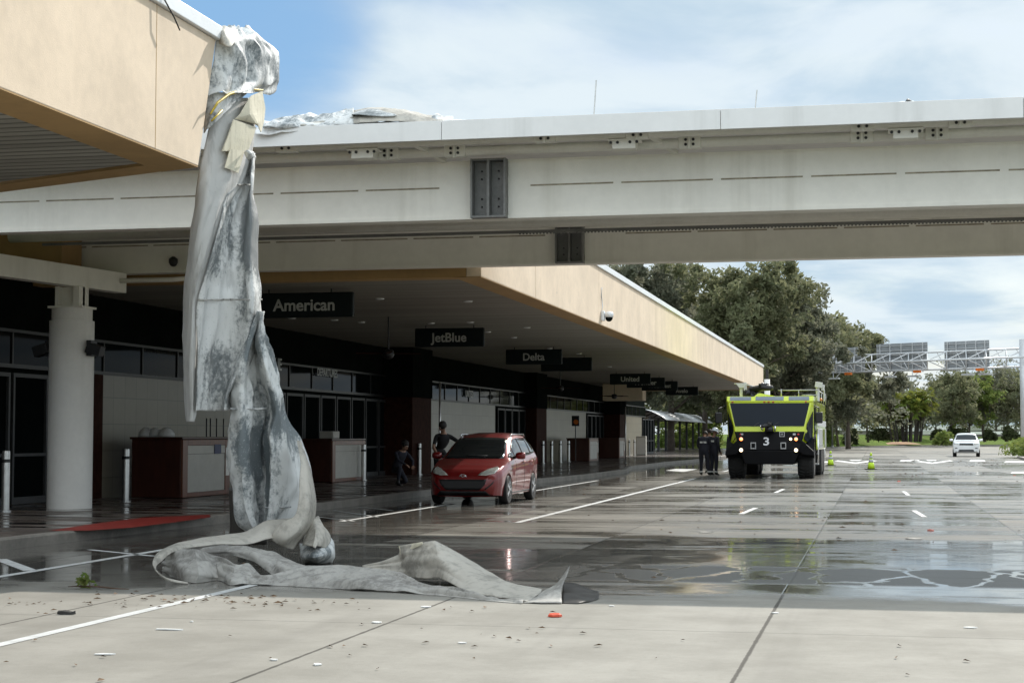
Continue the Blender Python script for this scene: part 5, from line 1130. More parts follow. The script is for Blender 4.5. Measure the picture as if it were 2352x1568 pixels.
# ------------------------------------------------------------------ people
M['skin'] = mat('skin', (.30, .17, .11), .5, var=.08); M['navy_cloth'] = mat('dark_navy_uniform', (.018, .019, .030), .85, var=.3, scale=8); M['black_cloth'] = mat('black_cloth', (.014, .013, .014), .9, var=.3, scale=8); M['hair'] = mat('dark_hair', (.012, .009, .007), .7); M['helmet'] = mat('white_helmet', (.66, .70, .76), .3); M['boot'] = mat('black_boots', (.010, .010, .010), .5); M['reflect'] = mat('silver_reflective_tape', (.62, .63, .60), .4)
def person(label, loc, rz, J, cloth, trousers, sleeves=True, helmet=None, group=None, cuffs=False, back_band=False, name='person', bulk=1.):
    """J: joints in metres, facing -y; one continuous skinned body"""
    t = thing(name, label, 'person', loc, rz, group)
    V, E_, R_, K = [], [], [], {}
    def add(n, p, r, parent=None):
        K[n] = len(V); V.append(Vector(p)); R_.append(r)
        if parent: E_.append((K[parent], K[n]))
    def chain(n, pts, parent):
        for i, (p, r) in enumerate(pts): add(f'{n}{i}', p, r, parent if i == 0 else f'{n}{i - 1}')
    add('pelvis', J['pelvis'], (.155, .115)); pel, ch, nk, hd = [Vector(J[k_]) for k_ in ('pelvis', 'chest', 'neck', 'head')]
    add('waist', pel.lerp(ch, .45), (.145, .105), 'pelvis'); add('chest', ch, (.175, .12), 'waist'); add('upper', ch.lerp(nk, .6), (.13, .095), 'chest'); add('neck', nk, (.058, .058), 'upper')
    up = (hd - nk).normalized(); fwd = Vector(J.get('face', (0, -1, 0))).normalized()
    add('jaw', hd - up * .055 + fwd * .02, (.068, .075), 'neck'); add('skull', hd + up * .045, (.078, .092), 'jaw'); add('crownpt', hd + up * .10, (.05, .06), 'skull'); add('nose', hd + fwd * .115 - up * .012, (.014, .016), 'skull')
    sd = up.cross(fwd).normalized()
    for s in (-1, 1): add(f'ear{s}', hd + sd * s * .098 - up * .005, (.012, .02), 'skull')
    for sn, s in (('l', -1), ('r', 1)):
        sh, el, wr = [Vector(J[sn + k_]) for k_ in ('sh', 'el', 'wr')]
        chain(sn + 'arm', [(sh, .062), (sh.lerp(el, .5), .054), (el, .044), (el.lerp(wr, .35), .042), (wr, .028)], 'upper')
        d = (wr - el).normalized(); pm = wr + d * .055; add(sn + 'palm', pm, (.036, .022), sn + 'arm4')
        side = d.cross(Vector((0, 0, 1)) if abs(d.z) < .9 else Vector((0, 1, 0))).normalized(); cur = side.cross(d).normalized() * (-1)
        for q, (o_, ln_) in enumerate(((-.027, .062), (-.009, .073), (.009, .068), (.027, .054))): chain(f'{sn}f{q}', [(pm + d * .045 + side * o_, .0095), (pm + d * (.045 + ln_ * .55) + side * o_ * 1.15 + cur * .010, .0088), (pm + d * (.045 + ln_ * .95) + side * o_ * 1.15 + cur * .032, .0075)], sn + 'palm')
        chain(sn + 'th', [(pm - d * .015 - side * .040 + cur * .008, .011), (pm + d * .018 - side * .062 + cur * .018, .0095)], sn + 'palm')
        hp, kn, an = [Vector(J[sn + k_]) for k_ in ('hip', 'kn', 'an')]
        chain(sn + 'leg', [(hp, (.098, .098)), (hp.lerp(kn, .5), .082), (kn, .062), (kn.lerp(an, .35), .060), (an, .045)], 'pelvis')
        ft_ = Vector(J.get(sn + 'toe', an + Vector((0, -.17, -.05)))); add(sn + 'heel', an + (an - ft_) * .22 + Vector((0, 0, -.045)), (.038, .038), sn + 'leg4'); add(sn + 'ball', an.lerp(ft_, .62), (.045, .035), sn + 'leg4'); add(sn + 'toe', ft_, (.036, .026), sn + 'ball')
    me = bpy.data.meshes.new('body'); me.from_pydata([tuple(v) for v in V], E_, [])
    o = bpy.data.objects.new('body', me); COL.objects.link(o)
    o.modifiers.new('skin', 'SKIN'); o.modifiers.new('sub', 'SUBSURF').levels = 1
    if bulk != 1.:
        for n_, i in K.items():
            if n_[1:4] in ('arm', 'leg') or n_ in ('pelvis', 'waist', 'chest', 'upper'): R_[i] = tuple(q_ * bulk for q_ in R_[i]) if isinstance(R_[i], tuple) else R_[i] * bulk
    for i, r_ in enumerate(R_): me.skin_vertices[0].data[i].radius = r_ if isinstance(r_, tuple) else (r_, r_)
    me.skin_vertices[0].data[0].use_root = True
    dg = bpy.context.evaluated_depsgraph_get(); ev = o.evaluated_get(dg); m2 = bpy.data.meshes.new_from_object(ev)
    bpy.data.objects.remove(o); bpy.data.meshes.remove(me)
    o = bpy.data.objects.new('body', m2); COL.objects.link(o); o.parent = t
    for m_ in (M['skin'], cloth, trousers, M['boot']): m2.materials.append(m_)
    inv = {v: k_ for k_, v in K.items()}
    def slot(n):
        if n[:3] in ('jaw', 'sku', 'cro', 'nos', 'ear', 'nec') or 'palm' in n or n[1:2] == 'f' or n[1:3] == 'th': return 0
        if n[1:4] == 'arm': return 1 if (sleeves or n[4:] in ('0', '1')) else 0
        if n[1:4] == 'leg': return 2 if n[4:] != '4' else 3
        if n[1:] in ('heel', 'ball', 'toe'): return 3
        return 2 if n == 'pelvis' else 1
    sl = [slot(inv[i]) for i in range(len(V))]
    for p in m2.polygons:
        c = p.center; p.material_index = sl[min(range(len(V)), key=lambda i: (V[i] - c).length_squared / (1 + 6 * (R_[i][0] if isinstance(R_[i], tuple) else R_[i])))]; p.use_smooth = True
    for s in (-1, 1):
        e = MB().lathe([(.001, -.011), (.010, -.005), (.0115, .002), (.001, .010)], 8, hd + fwd * .092 + sd * s * .033 + up * .012); e.build('eye', M['reflect'], t, True, local=True)
    MB().tube([hd + fwd * .094 + sd * -.024 - up * .058, hd + fwd * .102 - up * .060, hd + fwd * .094 + sd * .024 - up * .058], .006, 6).build('mouth', M['red_paint'], t, True, local=True)
    q = up.to_track_quat('Z', 'Y').to_matrix()
    def cap(prof, m_, nm, off):
        b = MB(); n = 16; vs = []
        for r_, h_ in prof:
            for k_ in range(n): a_ = 2 * PI * k_ / n; vs.append(hd + off + q @ Vector((r_ * math.cos(a_), r_ * math.sin(a_) * 1.12, h_)))
        b.add(vs, [(i * n + k_, i * n + (k_ + 1) % n, (i + 1) * n + (k_ + 1) % n, (i + 1) * n + k_) for i in range(len(prof) - 1) for k_ in range(n)] + [tuple((len(prof) - 1) * n + k_ for k_ in range(n))]); return b.build(nm, m_, t, True, local=True)
    if helmet: cap([(.165, .03), (.150, .05), (.128, .055), (.132, .10), (.115, .165), (.06, .20), (.01, .208)], helmet, 'helmet', -fwd * .01)
    else: cap([(.094, .0), (.102, .05), (.094, .10), (.066, .138), (.01, .152)], M['hair'], 'hair', -fwd * .022)
    if cuffs:
        for sn in 'lr':
            kn, an = Vector(J[sn + 'kn']), Vector(J[sn + 'an']); a_ = kn.lerp(an, .80); b_2 = kn.lerp(an, .92); MB().tube([a_, b_2], .082, 12).build('trouser_tape', M['reflect'], t, True, local=True)
    if back_band:
        c = ch.lerp(nk, .12); bdir = -Vector(J.get('bodyf', fwd)).normalized(); MB().obox(c + bdir * .135, (.26, .012, .07), bdir.to_track_quat('Y', 'Z').to_matrix()).build('back_tape', M['reflect'], t, local=True)
    return t
def stand(**k):
    J = dict(pelvis=(0, 0, .98), chest=(0, 0, 1.30), neck=(0, 0, 1.52), head=(0, -.02, 1.66), lsh=(-.19, 0, 1.44), lel=(-.25, .02, 1.16), lwr=(-.25, -.08, .92), rsh=(.19, 0, 1.44), rel=(.25, .02, 1.16), rwr=(.25, -.08, .92),
             lhip=(-.10, 0, .92), lkn=(-.11, -.02, .50), lan=(-.11, .02, .09), rhip=(.10, 0, .92), rkn=(.11, -.02, .50), ran=(.11, .02, .09), ltoe=(-.13, -.16, .035), rtoe=(.13, -.16, .035)); J.update(k); return J
# man leaning on the red car from the pavement side (his right hand on the roof edge)
p = on_z(1000, 1083, .15)
person('man in a black T-shirt leaning over towards the red car', (-10.62, 40.6, .15), .35, stand(pelvis=(-.06, .10, .96), chest=(.06, -.02, 1.25), neck=(.06, -.12, 1.46), head=(.02, -.20, 1.60), face=(-.75, -.6, -.2), lsh=(-.12, -.10, 1.39), lel=(-.20, -.16, 1.10), lwr=(-.10, -.28, .90), rsh=(.24, -.02, 1.36), rel=(.46, -.12, 1.22), rwr=(.66, -.22, 1.32)), M['black_cloth'], M['black_cloth'], False)
# crouching figure in navy by the bollards
person('person in dark navy clothes crouching among the bollards', (-12.72, 44.2, .15), .9, stand(pelvis=(0, .18, .48), chest=(0, -.02, .80), neck=(0, -.16, .99), head=(0, -.24, 1.12), face=(0, -1, -.4), lsh=(-.18, -.06, .92), lel=(-.24, -.26, .72), lwr=(-.14, -.44, .62), rsh=(.18, -.06, .92), rel=(.25, -.26, .70), rwr=(.12, -.44, .58), lhip=(-.10, .16, .44), lkn=(-.16, -.24, .52), lan=(-.14, -.10, .09), rhip=(.10, .16, .44), rkn=(.18, -.08, .14), ran=(.14, .34, .11), ltoe=(-.15, -.30, .035), rtoe=(.15, .30, .03)), M['navy_cloth'], M['navy_cloth'])
# three firefighters at the driver's side of the engine
FG = 'firefighters standing beside the fire engine'
def at_g(px, py): q_ = on_z(px, py, 0); return (q_.x, q_.y, 0)
person('firefighter nearest the engine in a white helmet, head bowed to the right', at_g(1640, 1092), 2.5, stand(head=(0, -.06, 1.65), rel=(.30, -.08, 1.20), rwr=(.24, -.30, 1.10)), M['navy_cloth'], M['navy_cloth'], True, M['helmet'], FG, True, True, bulk=1.25)
person('leftmost firefighter seen from behind, bareheaded with silver trouser cuffs', at_g(1617, 1092), PI - .2, stand(pelvis=(0, .02, .96), chest=(0, -.03, 1.26), neck=(0, -.10, 1.46), head=(0, -.20, 1.57), lel=(-.27, -.06, 1.14), lwr=(-.18, -.24, 1.0), rel=(.27, -.06, 1.14), rwr=(.18, -.24, 1.0), lan=(-.2, .04, .09), ltoe=(-.24, -.14, .035), lkn=(-.16, -.02, .5)), M['navy_cloth'], M['navy_cloth'], True, None, FG, True, True, bulk=1.25)
person('bareheaded firefighter between the two others, half hidden', at_g(1630, 1087), PI + .5, stand(), M['navy_cloth'], M['navy_cloth'], True, None, FG, True, False, bulk=1.25)
# ------------------------------------------------------------------ torn roofing membrane hanging from the near canopy
def membrane_mat(name, base, stain, amount, sc=2.2, vert=.35, rough=.62, fleck=None, blob=None):
    m, nt, b = nt_new(name); p = geo_pos(nt)
    n1 = noise_n(nt, scaled(nt, p, (1, 1, vert)), sc, 8, .68, .4); n2 = noise_n(nt, p, 16, 6, .75); n3 = noise_n(nt, scaled(nt, p, (1, 1, .12)), 9, 4, .6)
    base_n = math_n(nt, 'ADD', math_n(nt, 'MULTIPLY', n1, .62), math_n(nt, 'MULTIPLY', n2, .38))
    for c_, rx, rz, am in (blob or []):
        dv = N(nt, 'VectorMath', operation='SUBTRACT'); L(nt, p, dv.inputs[0]); dv.inputs[1].default_value = c_
        ds = scaled(nt, dv.outputs[0], (1 / rx, .2, 1 / rz)); ln = N(nt, 'VectorMath', operation='LENGTH'); L(nt, ds, ln.inputs[0])
        base_n = math_n(nt, 'ADD', base_n, math_n(nt, 'MULTIPLY', ramp_n(nt, ln.outputs['Value'], 1.15, .35), am))
    f = ramp_n(nt, base_n, .60 - amount * .25, .66 - amount * .12)
    c = mix_c(nt, math_n(nt, 'MULTIPLY', f, .9), base, stain)
    c = mix_c(nt, math_n(nt, 'MULTIPLY', ramp_n(nt, n3, .5, .68), .45), c, tuple(x * .42 for x in base))
    if fleck: c = mix_c(nt, math_n(nt, 'MULTIPLY', ramp_n(nt, noise_n(nt, p, 38, 3, .6), .62, .72), .6), c, fleck)
    L(nt, c, b.inputs['Base Color']); b.inputs['Roughness'].default_value = rough
    bump_n(nt, b, math_n(nt, 'ADD', n2, math_n(nt, 'MULTIPLY', n1, 1.4)), .45, .012); return m
M['mem_grey'] = membrane_mat('grey_membrane_back', (.41, .395, .365), (.20, .19, .175), .5, 1.2, .6, .7)
M['mem_white'] = membrane_mat('white_membrane_stained', (.64, .645, .635), (.10, .115, .122), .56, 3.0, .35, .6, (.24, .27, .28), [(at_d(541, 520, 19.6), .17, .62, .17), (at_d(487, 720, 19.6), .2, .5, -.12), (at_d(530, 480, 19.6), .12, .3, .1)])
M['mem_dark'] = membrane_mat('shaded_pocket_membrane', (.62, .64, .64), (.115, .135, .14), .85, 2.4, .3, .5, (.6, .62, .62))
M['mem_silver'] = membrane_mat('silver_blue_membrane', (.70, .71, .70), (.10, .125, .138), .58, 2.6, .45, .6, (.75, .76, .76), [(at_d(606, 1080, 20.2), .06, .75, .20), (at_d(626, 950, 20.1), .08, .35, .16), (at_d(568, 1040, 20.1), .10, .4, .07), (at_d(545, 930, 20.1), .12, .3, -.08), (at_d(660, 1090, 20.1), .16, .7, -.16), (at_d(532, 1090, 20.1), .06, .3, -.16), (at_d(590, 800, 20.0), .12, .3, .08), (at_d(540, 95, 19.6), .4, .22, .04)])  # valley and top blobs put fold shade into the stain mask
M['mem_fold'] = membrane_mat('plain_grey_membrane', (.50, .495, .48), (.36, .355, .345), .15, 1.1, .5, .65)
M['mem_beige'] = membrane_mat('beige_membrane', (.48, .45, .395), (.26, .245, .215), .45, 1.6, .6, .6)
M['board'] = membrane_mat('cream_insulation_board', (.68, .635, .50), (.52, .47, .35), .2, 3., .6, .8)
M['glue'] = mat('yellow_adhesive', (.50, .36, .02), .5, var=.4, scale=12)
tm = thing('torn_roof_membrane', 'long grey and white roofing sheet hanging from the near canopy down to the road', 'roofing sheet', (-6.6, 18.5, 0))
def g_d(py): return EYE * F / (py - 1000.)
def sheet(name, rows, m, parent=None, nu=28, sub=5, amp=.02, seed=0, thick=.008, fu=.55, fv=3.0, zmin=None, sharp=0.):
    """rows: lists of (px, py, depth) -> cloth, each control point at its own distance; creases run mostly along the rows' succession"""
    G_ = [[at_d(*c) for c in r] for r in rows]; nr, nc = len(G_), len(G_[0]); nv = (nr - 1) * sub + 1; grid = []
    def interp(P_, t):
        c = catmull(P_, t)
        if sharp:
            i = min(int(t), len(P_) - 2); c = c.lerp(P_[i].lerp(P_[i + 1], t - i), sharp)
        return c
    for i in range(nv):
        col = [interp([G_[k][j] for k in range(nr)], i / sub) for j in range(nc)]
        grid.append([interp(col, j * (nc - 1) / (nu - 1)) for j in range(nu)])
    mi, mj = nv // 2, nu // 2; Sl = [0.]; Tl = [0.]
    for i in range(1, nv): Sl.append(Sl[-1] + (grid[i][mj] - grid[i - 1][mj]).length)
    for j in range(1, nu): Tl.append(Tl[-1] + max((grid[q_][j] - grid[q_][j - 1]).length for q_ in (nv // 4, mi, 3 * nv // 4)))
    vs = []
    for i in range(nv):
        for j in range(nu):
            p = grid[i][j]; a = grid[min(i + 1, nv - 1)][j] - grid[max(i - 1, 0)][j]; b2 = grid[i][min(j + 1, nu - 1)] - grid[i][max(j - 1, 0)]
            n_ = a.cross(b2); n_ = n_.normalized() if n_.length > 1e-9 else Vector((0, -1, 0))
            u_, v_ = Sl[i], Tl[j]; sh = .5 * noise.noise(Vector((u_ * 1.3, v_ * 1.3, seed * 3.1)))
            q = Vector((v_ * fv + sh + seed * 5.7, u_ * fu, seed * 1.9)); q2 = Vector((v_ * fv * .9 + u_ * 1.1 + seed, u_ * fu * 2.6 - v_ * .8, seed * 2.3 + 4))
            w = (1 - abs(noise.noise(q)) * 2.4) + .6 * (1 - abs(noise.noise(q2)) * 2.6) + .22 * noise.noise(Vector((u_ * 7, v_ * 7, seed)))
            v = p + n_ * amp * (w - .7)
            if zmin is not None: v.z = max(v.z, zmin)
            vs.append(v)
    fs = [(i * nu + j, i * nu + j + 1, (i + 1) * nu + j + 1, (i + 1) * nu + j) for i in range(nv - 1) for j in range(nu - 1)]
    off = Vector(parent.location) if parent else Vector((0, 0, 0))
    o = mesh_obj(name, [v - off for v in vs], fs, m, parent); recalc(o)
    if m is not M['board']: smooth_angle(o, 28)
    s = o.modifiers.new('thick', 'SOLIDIFY'); s.thickness = thick; s.offset = 0
    return o
def hd_(py): return 19.35 + (py - 60) / 1230 * .85
def hs_(y): return .0125 if y < 260 else (.0125 + (.0035 - .0125) * min(1., (y - 260) / 420.))
def hx(x, y): return hd_(y) + hs_(y) * (x - 515) + (.26 if y < 300 else max(0., .26 * (1 - (y - 300) / 300.)))
def hrows(data, offs): return [[(x, y, hx(x, y) + offs[j]) for j, x in enumerate(xs)] for y, xs in data]
def even(xl, xr, n): return [xl + (xr - xl) * k / (n - 1) for k in range(n)]
top = [(64, [500, 518, 536, 553, 566]), (70, [498, 524, 546, 566, 580]), (88, [496, 530, 560, 588, 606]), (108, [494, 534, 566, 604, 628]), (138, [490, 534, 570, 612, 639]), (180, [482, 530, 570, 612, 637]), (208, [475, 522, 556, 590, 627]), (214, [472, 516, 550, 586, 616])]
tr_ = hrows(top, [.34, -.10, -.20, -.12, .26])
for k, d in ((0, .55), (1, .25)): tr_[k] = [(x, y, z + d) for x, y, z in tr_[k]]
sheet('crumpled_top', tr_, M['mem_silver'], tm, 50, 10, .042, 1, .008, 1.1, 2.3)
tf = [[(500, 100, .35), (501, 70, .4), (506, 61, .5)], [(512, 104, .0), (512, 74, .05), (516, 59, .25)], [(522, 108, -.2), (526, 82, -.1), (528, 64, .15)], [(530, 110, -.3), (545, 86, -.2), (545, 68, .1)]]
sheet('top_fold', [[(x, y, hx(x, y) + o_) for x, y, o_ in r_] for r_ in tf], M['mem_beige'], tm, 14, 6, .015, 2)
fl = [[(474, 214, .42), (516, 212, -.02), (550, 208, -.15), (586, 206, -.10), (612, 208, .1)], [(470, 256, .42), (500, 240, .05), (530, 222, -.1), (566, 209, -.12), (598, 207, .05)], [(466, 284, .42), (488, 266, .1), (514, 246, -.05), (548, 224, -.12), (580, 207, .0)], [(466, 306, .42), (478, 297, .15), (500, 276, .0), (528, 248, -.1), (560, 214, -.05)]]
fl = [[(x, y, hx(x, y) + o_) for x, y, o_ in r_] for r_ in fl]
sheet('lower_flap', fl, M['mem_white'], tm, 26, 6, .02, 3)
b = MB(); b.tube([at_d(x, y, hx(x, y) - .16) for x, y in ((484, 262), (500, 236), (526, 217), (552, 208), (580, 205.5), (604, 207))], [.010, .016, .016, .020, .016, .008], 6)
b.tube([at_d(x, y, hx(x, y) - .06) for x, y in ((486, 278), (498, 266), (510, 254))], .011, 6); b.build('adhesive_strip', M['glue'], tm, True)
gf = [(225, 500, 590), (255, 490, 588), (283, 482, 585), (340, 469, 580), (385, 459, 571), (420, 452, 556), (470, 445, 526), (520, 438, 507), (560, 432, 494), (610, 427, 480), (650, 422, 468), (700, 420, 459), (760, 421, 456), (850, 423, 453), (940, 428, 449), (968, 431, 444)]
sheet('hanging_fold', hrows([(y, even(a, c, 5)) for y, a, c in gf], [.34, .10, -.02, -.02, .06]), M['mem_fold'], tm, 26, 8, .018, 4, .007, .5, 4.)
cp_ = [(352, [566, 570, 574, 578, 581, 585]), (376, [557, 563, 569, 575, 579, 584]), (398, [549, 556, 564, 573, 577, 583]), (425, [544, 553, 562, 571, 577, 581]), (452, [521, 534, 550, 566, 575, 583]), (480, [511, 526, 545, 562, 576, 591]), (510, [502, 520, 540, 560, 578, 597]), (560, [489, 512, 534, 558, 578, 598]), (610, [475, 502, 528, 556, 578, 600]), (650, [463, 494, 524, 556, 580, 604]), (690, [455, 488, 520, 555, 580, 603]), (745, [453, 484, 515, 548, 576, 604]), (800, [452, 480, 508, 540, 568, 596]), (860, [449, 473, 497, 522, 545, 566]), (905, [448, 470, 490, 510, 522, 531]), (943, [447, 469, 489, 508, 518, 527])]
cr = hrows(cp_, [-.02, .10, .20, .10, -.08, .26])
for k in range(10, 16): cr[k] = [(x, y, d - .04) for x, y, d in cr[k]]
sheet('hanging_panel', cr, M['mem_white'], tm, 50, 10, .030, 5, .007, .35, 4.)
for y, xl, xr in ((688, 455, 602), (424, 546, 580)):
    b = MB(); n_ = 10
    for k in range(n_):
        x0, x1 = xl + (xr - xl) * k / n_, xl + (xr - xl) * (k + 1) / n_; f_ = lambda x: hx(x, y) + [-.07, .04, .14, .04, -.13, .18][min(5, int((x - xl) / (xr - xl) * 5.99))]
        b.tube([at_d(x0, y + .6 * math.sin(k), f_(x0)), at_d(x1, y + .6 * math.sin(k + 1), f_(x1))], .010, 6)
    b.build('welded_seam', M['mem_grey'], tm, True)
ls = [(715, [590, 594, 597, 600, 602, 605]), (745, [578, 584, 590, 596, 602, 608]), (775, [565, 575, 586, 594, 604, 612]), (815, [550, 564, 586, 600, 613, 626]), (860, [535, 555, 590, 612, 628, 641]), (905, [529, 555, 605, 628, 642, 652]), (950, [527, 555, 616, 632, 645, 660]), (1000, [525, 555, 603, 620, 650, 684]), (1050, [522, 552, 604, 622, 660, 705]), (1100, [530, 560, 606, 620, 665, 716]), (1150, [536, 565, 603, 618, 660, 716]), (1196, [546, 574, 600, 612, 650, 702]), (1216, [566, 584, 598, 616, 648, 684])]
sheet('lower_strand', hrows(ls, [.14, -.16, .18, -.26, -.12, .32]), M['mem_silver'], tm, 60, 12, .046, 7, .007, .65, 3.2)
for y, x0, x1, o_ in ((938, 528, 612, -.12), (1164, 606, 668, -.24)):
    MB().tube([at_d(x0 + (x1 - x0) * k / 8, y + math.sin(k * 1.3), hx(x0 + (x1 - x0) * k / 8, y) + o_) for k in range(9)], .012, 6).build('welded_seam', M['mem_white'], tm, True)
sheet('side_fold', [[(684, 1010, 20.05), (688, 1012, 20.2), (690, 1014, 20.4)], [(694, 1060, 19.9), (702, 1062, 20.0), (708, 1064, 20.3)], [(690, 1100, 19.75), (708, 1102, 19.85), (719, 1104, 20.2)], [(686, 1150, 19.65), (710, 1150, 19.7), (727, 1150, 20.1)], [(676, 1185, 19.6), (704, 1190, 19.65), (722, 1190, 20.05)], [(646, 1200, 19.6), (684, 1220, 19.55), (706, 1216, 19.9)], [(628, 1222, 19.6), (660, 1240, 19.5), (684, 1244, 19.8)], [(622, 1238, 19.6), (648, 1254, 19.55), (672, 1262, 19.7)]], M['mem_beige'], tm, 16, 6, .016, 8)
sheet('beige_bundle', [[(712, 1186, 20.2), (722, 1184, 20.1), (733, 1190, 20.3)], [(704, 1212, 20.0), (728, 1206, 19.8), (750, 1214, 20.2)], [(698, 1236, 19.9), (728, 1232, 19.6), (757, 1240, 20.1)], [(694, 1252, 19.8), (724, 1252, 19.5), (744, 1258, 19.9)]], M['mem_beige'], tm, 18, 6, .03, 9)
sheet('silver_roll', [[(690, 1250, 20.2), (728, 1244, 19.9), (752, 1226, 20.3)], [(690, 1266, 20.0), (728, 1262, 19.7), (764, 1246, 20.2)], [(692, 1282, 19.9), (728, 1280, 19.6), (767, 1270, 20.1)], [(700, 1293, g_d(1293)), (728, 1295, g_d(1295)), (764, 1293, g_d(1293))]], M['mem_silver'], tm, 18, 6, .02, 10, zmin=.004)
# the part that lies on the road (points read in an enlarged view of the heap)
def cz(X, Y): return (287 + X / 2.048, 1091 + Y / 2.048)
def grun(name, rows, m, nu=30, sub=8, amp=.014, seed=0, fu=1.1, fv=3.6, sharp=.45):
    """rows: ((x, y, offset) ...) top to foot; depth = contact distance of the foot + offset"""
    out = []
    for r_ in rows:
        d0 = g_d(cz(0, r_[-1][1])[1]) if len(r_[-1]) == 2 else r_[-1][2]
        out.append([(*cz(c[0], c[1]), (d0 if len(c) == 2 else d0 + c[2]) if c is not r_[-1] else d0) for c in r_])
    return sheet(name, out, m, tm, nu, sub, amp, seed, .007, fu, fv, .004, sharp)
la = [((800, 196, 20.3), (805, 226, 20.1), (815, 272, 20.0)), ((720, 206, 20.1), (730, 238, 19.9), (745, 288, 19.75)), ((650, 222, 19.9), (655, 250, 19.65), (670, 300, 19.5)), ((560, 268, 19.7), (565, 296, 19.35), (575, 325, 19.25)), ((400, 290, 19.3), (405, 308, 19.0), (415, 327, 18.9)), ((250, 318, 18.7), (245, 334, 18.45), (240, 356, 18.35)), ((165, 357, 18.3), (165, 378, 18.05), (175, 402, 18.0)), ((133, 400, 17.9), (138, 411, 17.82), (150, 426, 17.8)), ((138, 438, 17.65), (147, 448, 17.6), (160, 458, 17.58)), ((192, 480, 17.45), (200, 487, 17.4), (210, 494, 17.4)), ((290, 503, 17.42), (296, 508, 17.4), (302, 513, 17.4))]
sheet('ground_loop', [[(*cz(x, y), d) for x, y, d in r_] for r_ in la], M['mem_beige'], tm, 16, 7, .010, 11, .007, .6, 3.)
grun('ground_fold', [((188, 392, .45), (178, 436, .12), (172, 446)), ((215, 350, .62), (228, 440, .10), (242, 490)), ((330, 354, .62), (346, 456, .04), (330, 508)), ((420, 370, .6), (436, 468, .02), (432, 494)), ((520, 420, .45), (502, 488, .0), (500, 516)), ((580, 415, .5), (572, 478, .1), (566, 515)), ((640, 478, .25), (640, 492, .08), (640, 507))], M['mem_grey'], 30, 8, .030, 12)
grun('ground_fold', [((345, 350, .1), (350, 357, .04), (355, 364, 18.6)), ((470, 330, .3), (475, 350, .0), (480, 372, 18.5)), ((600, 335, .5), (600, 366, .08), (602, 402, 18.3)), ((680, 360, .7), (690, 412, .15), (690, 466, 17.95)), ((740, 385, .75), (758, 440, .12), (765, 494, 17.75)), ((850, 428, .6), (862, 470, .1), (880, 502, 17.6))], M['mem_grey'], 30, 8, .026, 13)
grun('ground_run', [((560, 455, .3), (560, 486, .05), (560, 513)), ((660, 474, .25), (660, 500, .06), (660, 517)), ((780, 455, .55), (780, 488, .08), (780, 522)), ((866, 430, .8), (874, 484, .16), (880, 528)), ((1000, 427, .95), (1000, 478, .2), (1000, 534)), ((1112, 429, 1.0), (1130, 488, .2), (1130, 544)), ((1290, 462, .75), (1290, 506, .16), (1290, 552)), ((1400, 507, .45), (1408, 532, .1), (1410, 561)), ((1560, 539, .35), (1570, 557, .1), (1580, 576)), ((1700, 567, .25), (1710, 578, .08), (1720, 592)), ((1872, 587, .15), (1872, 595, .05), (1872, 604))], M['mem_grey'], 32, 8, .034, 14)
grun('raised_fold', [((1116, 427, .1), (1120, 431, .04), (1124, 437, 17.9)), ((1200, 407, .1), (1210, 425, .04), (1222, 447, 17.8)), ((1286, 372, .12), (1298, 415, .05), (1312, 464, 17.7)), ((1300, 332, .14), (1322, 400, .05), (1345, 480, 17.6)), ((1400, 318, .2), (1418, 395, .05), (1424, 486, 17.4)), ((1458, 307, .35), (1474, 390, .1), (1482, 482, 17.2)), ((1560, 358, .95), (1552, 432, .35), (1542, 512, 16.7)), ((1640, 407, 1.2), (1628, 462, .5), (1604, 545, 16.3)), ((1706, 446, 1.3), (1694, 490, .6), (1692, 562, 16.0)), ((1800, 498, 1.1), (1800, 530, .5), (1792, 578, 15.75)), ((1962, 541, .7), (1945, 562, .3), (1885, 592, 15.5))], M['mem_beige'], 34, 9, .013, 15, .8, 2.6, .7)
grun('torn_edge', [((1288, 334, .02), (1292, 350, .0), (1296, 372, 17.75)), ((1345, 322, .02), (1346, 334, .0), (1346, 350, 17.65)), ((1400, 314, .02), (1400, 318, .0), (1400, 324, 17.5))], M['board'], 6, 5, .004, 16)
grun('end_flap', [((1962, 545, .55), (1900, 586, .2), (1868, 600)), ((2030, 515, .6), (1990, 560, .25), (1960, 604)), ((2093, 428, .75), (2054, 540, .3), (2056, 604))], M['mem_grey'], 16, 7, .010, 17)
grun('end_curl', [((2060, 508, .75), (2056, 560, .3), (2056, 602)), ((2120, 512, .75), (2130, 562, .3), (2134, 604)), ((2180, 530, .55), (2196, 566, .2), (2194, 594)), ((2222, 545, .4), (2230, 562, .15), (2224, 583))], M['dark_fill'], 16, 6, .02, 18)  # painted dark throughout for the shaded inside of the curl
sheet('dark_backing_sheet', [[(526, 1120, 20.8), (540, 1120, 20.75), (560, 1120, 20.8)], [(527, 1165, 20.8), (560, 1165, 20.7), (600, 1165, 20.8)], [(528, 1205, 20.8), (565, 1205, 20.7), (612, 1205, 20.8)], [(526, 1250, 20.8), (565, 1250, 20.7), (612, 1250, 20.8)]], M['dark_fill'], tm, 12, 5, .006, 22)  # added dark sheet for an unclear dark shape behind the strand
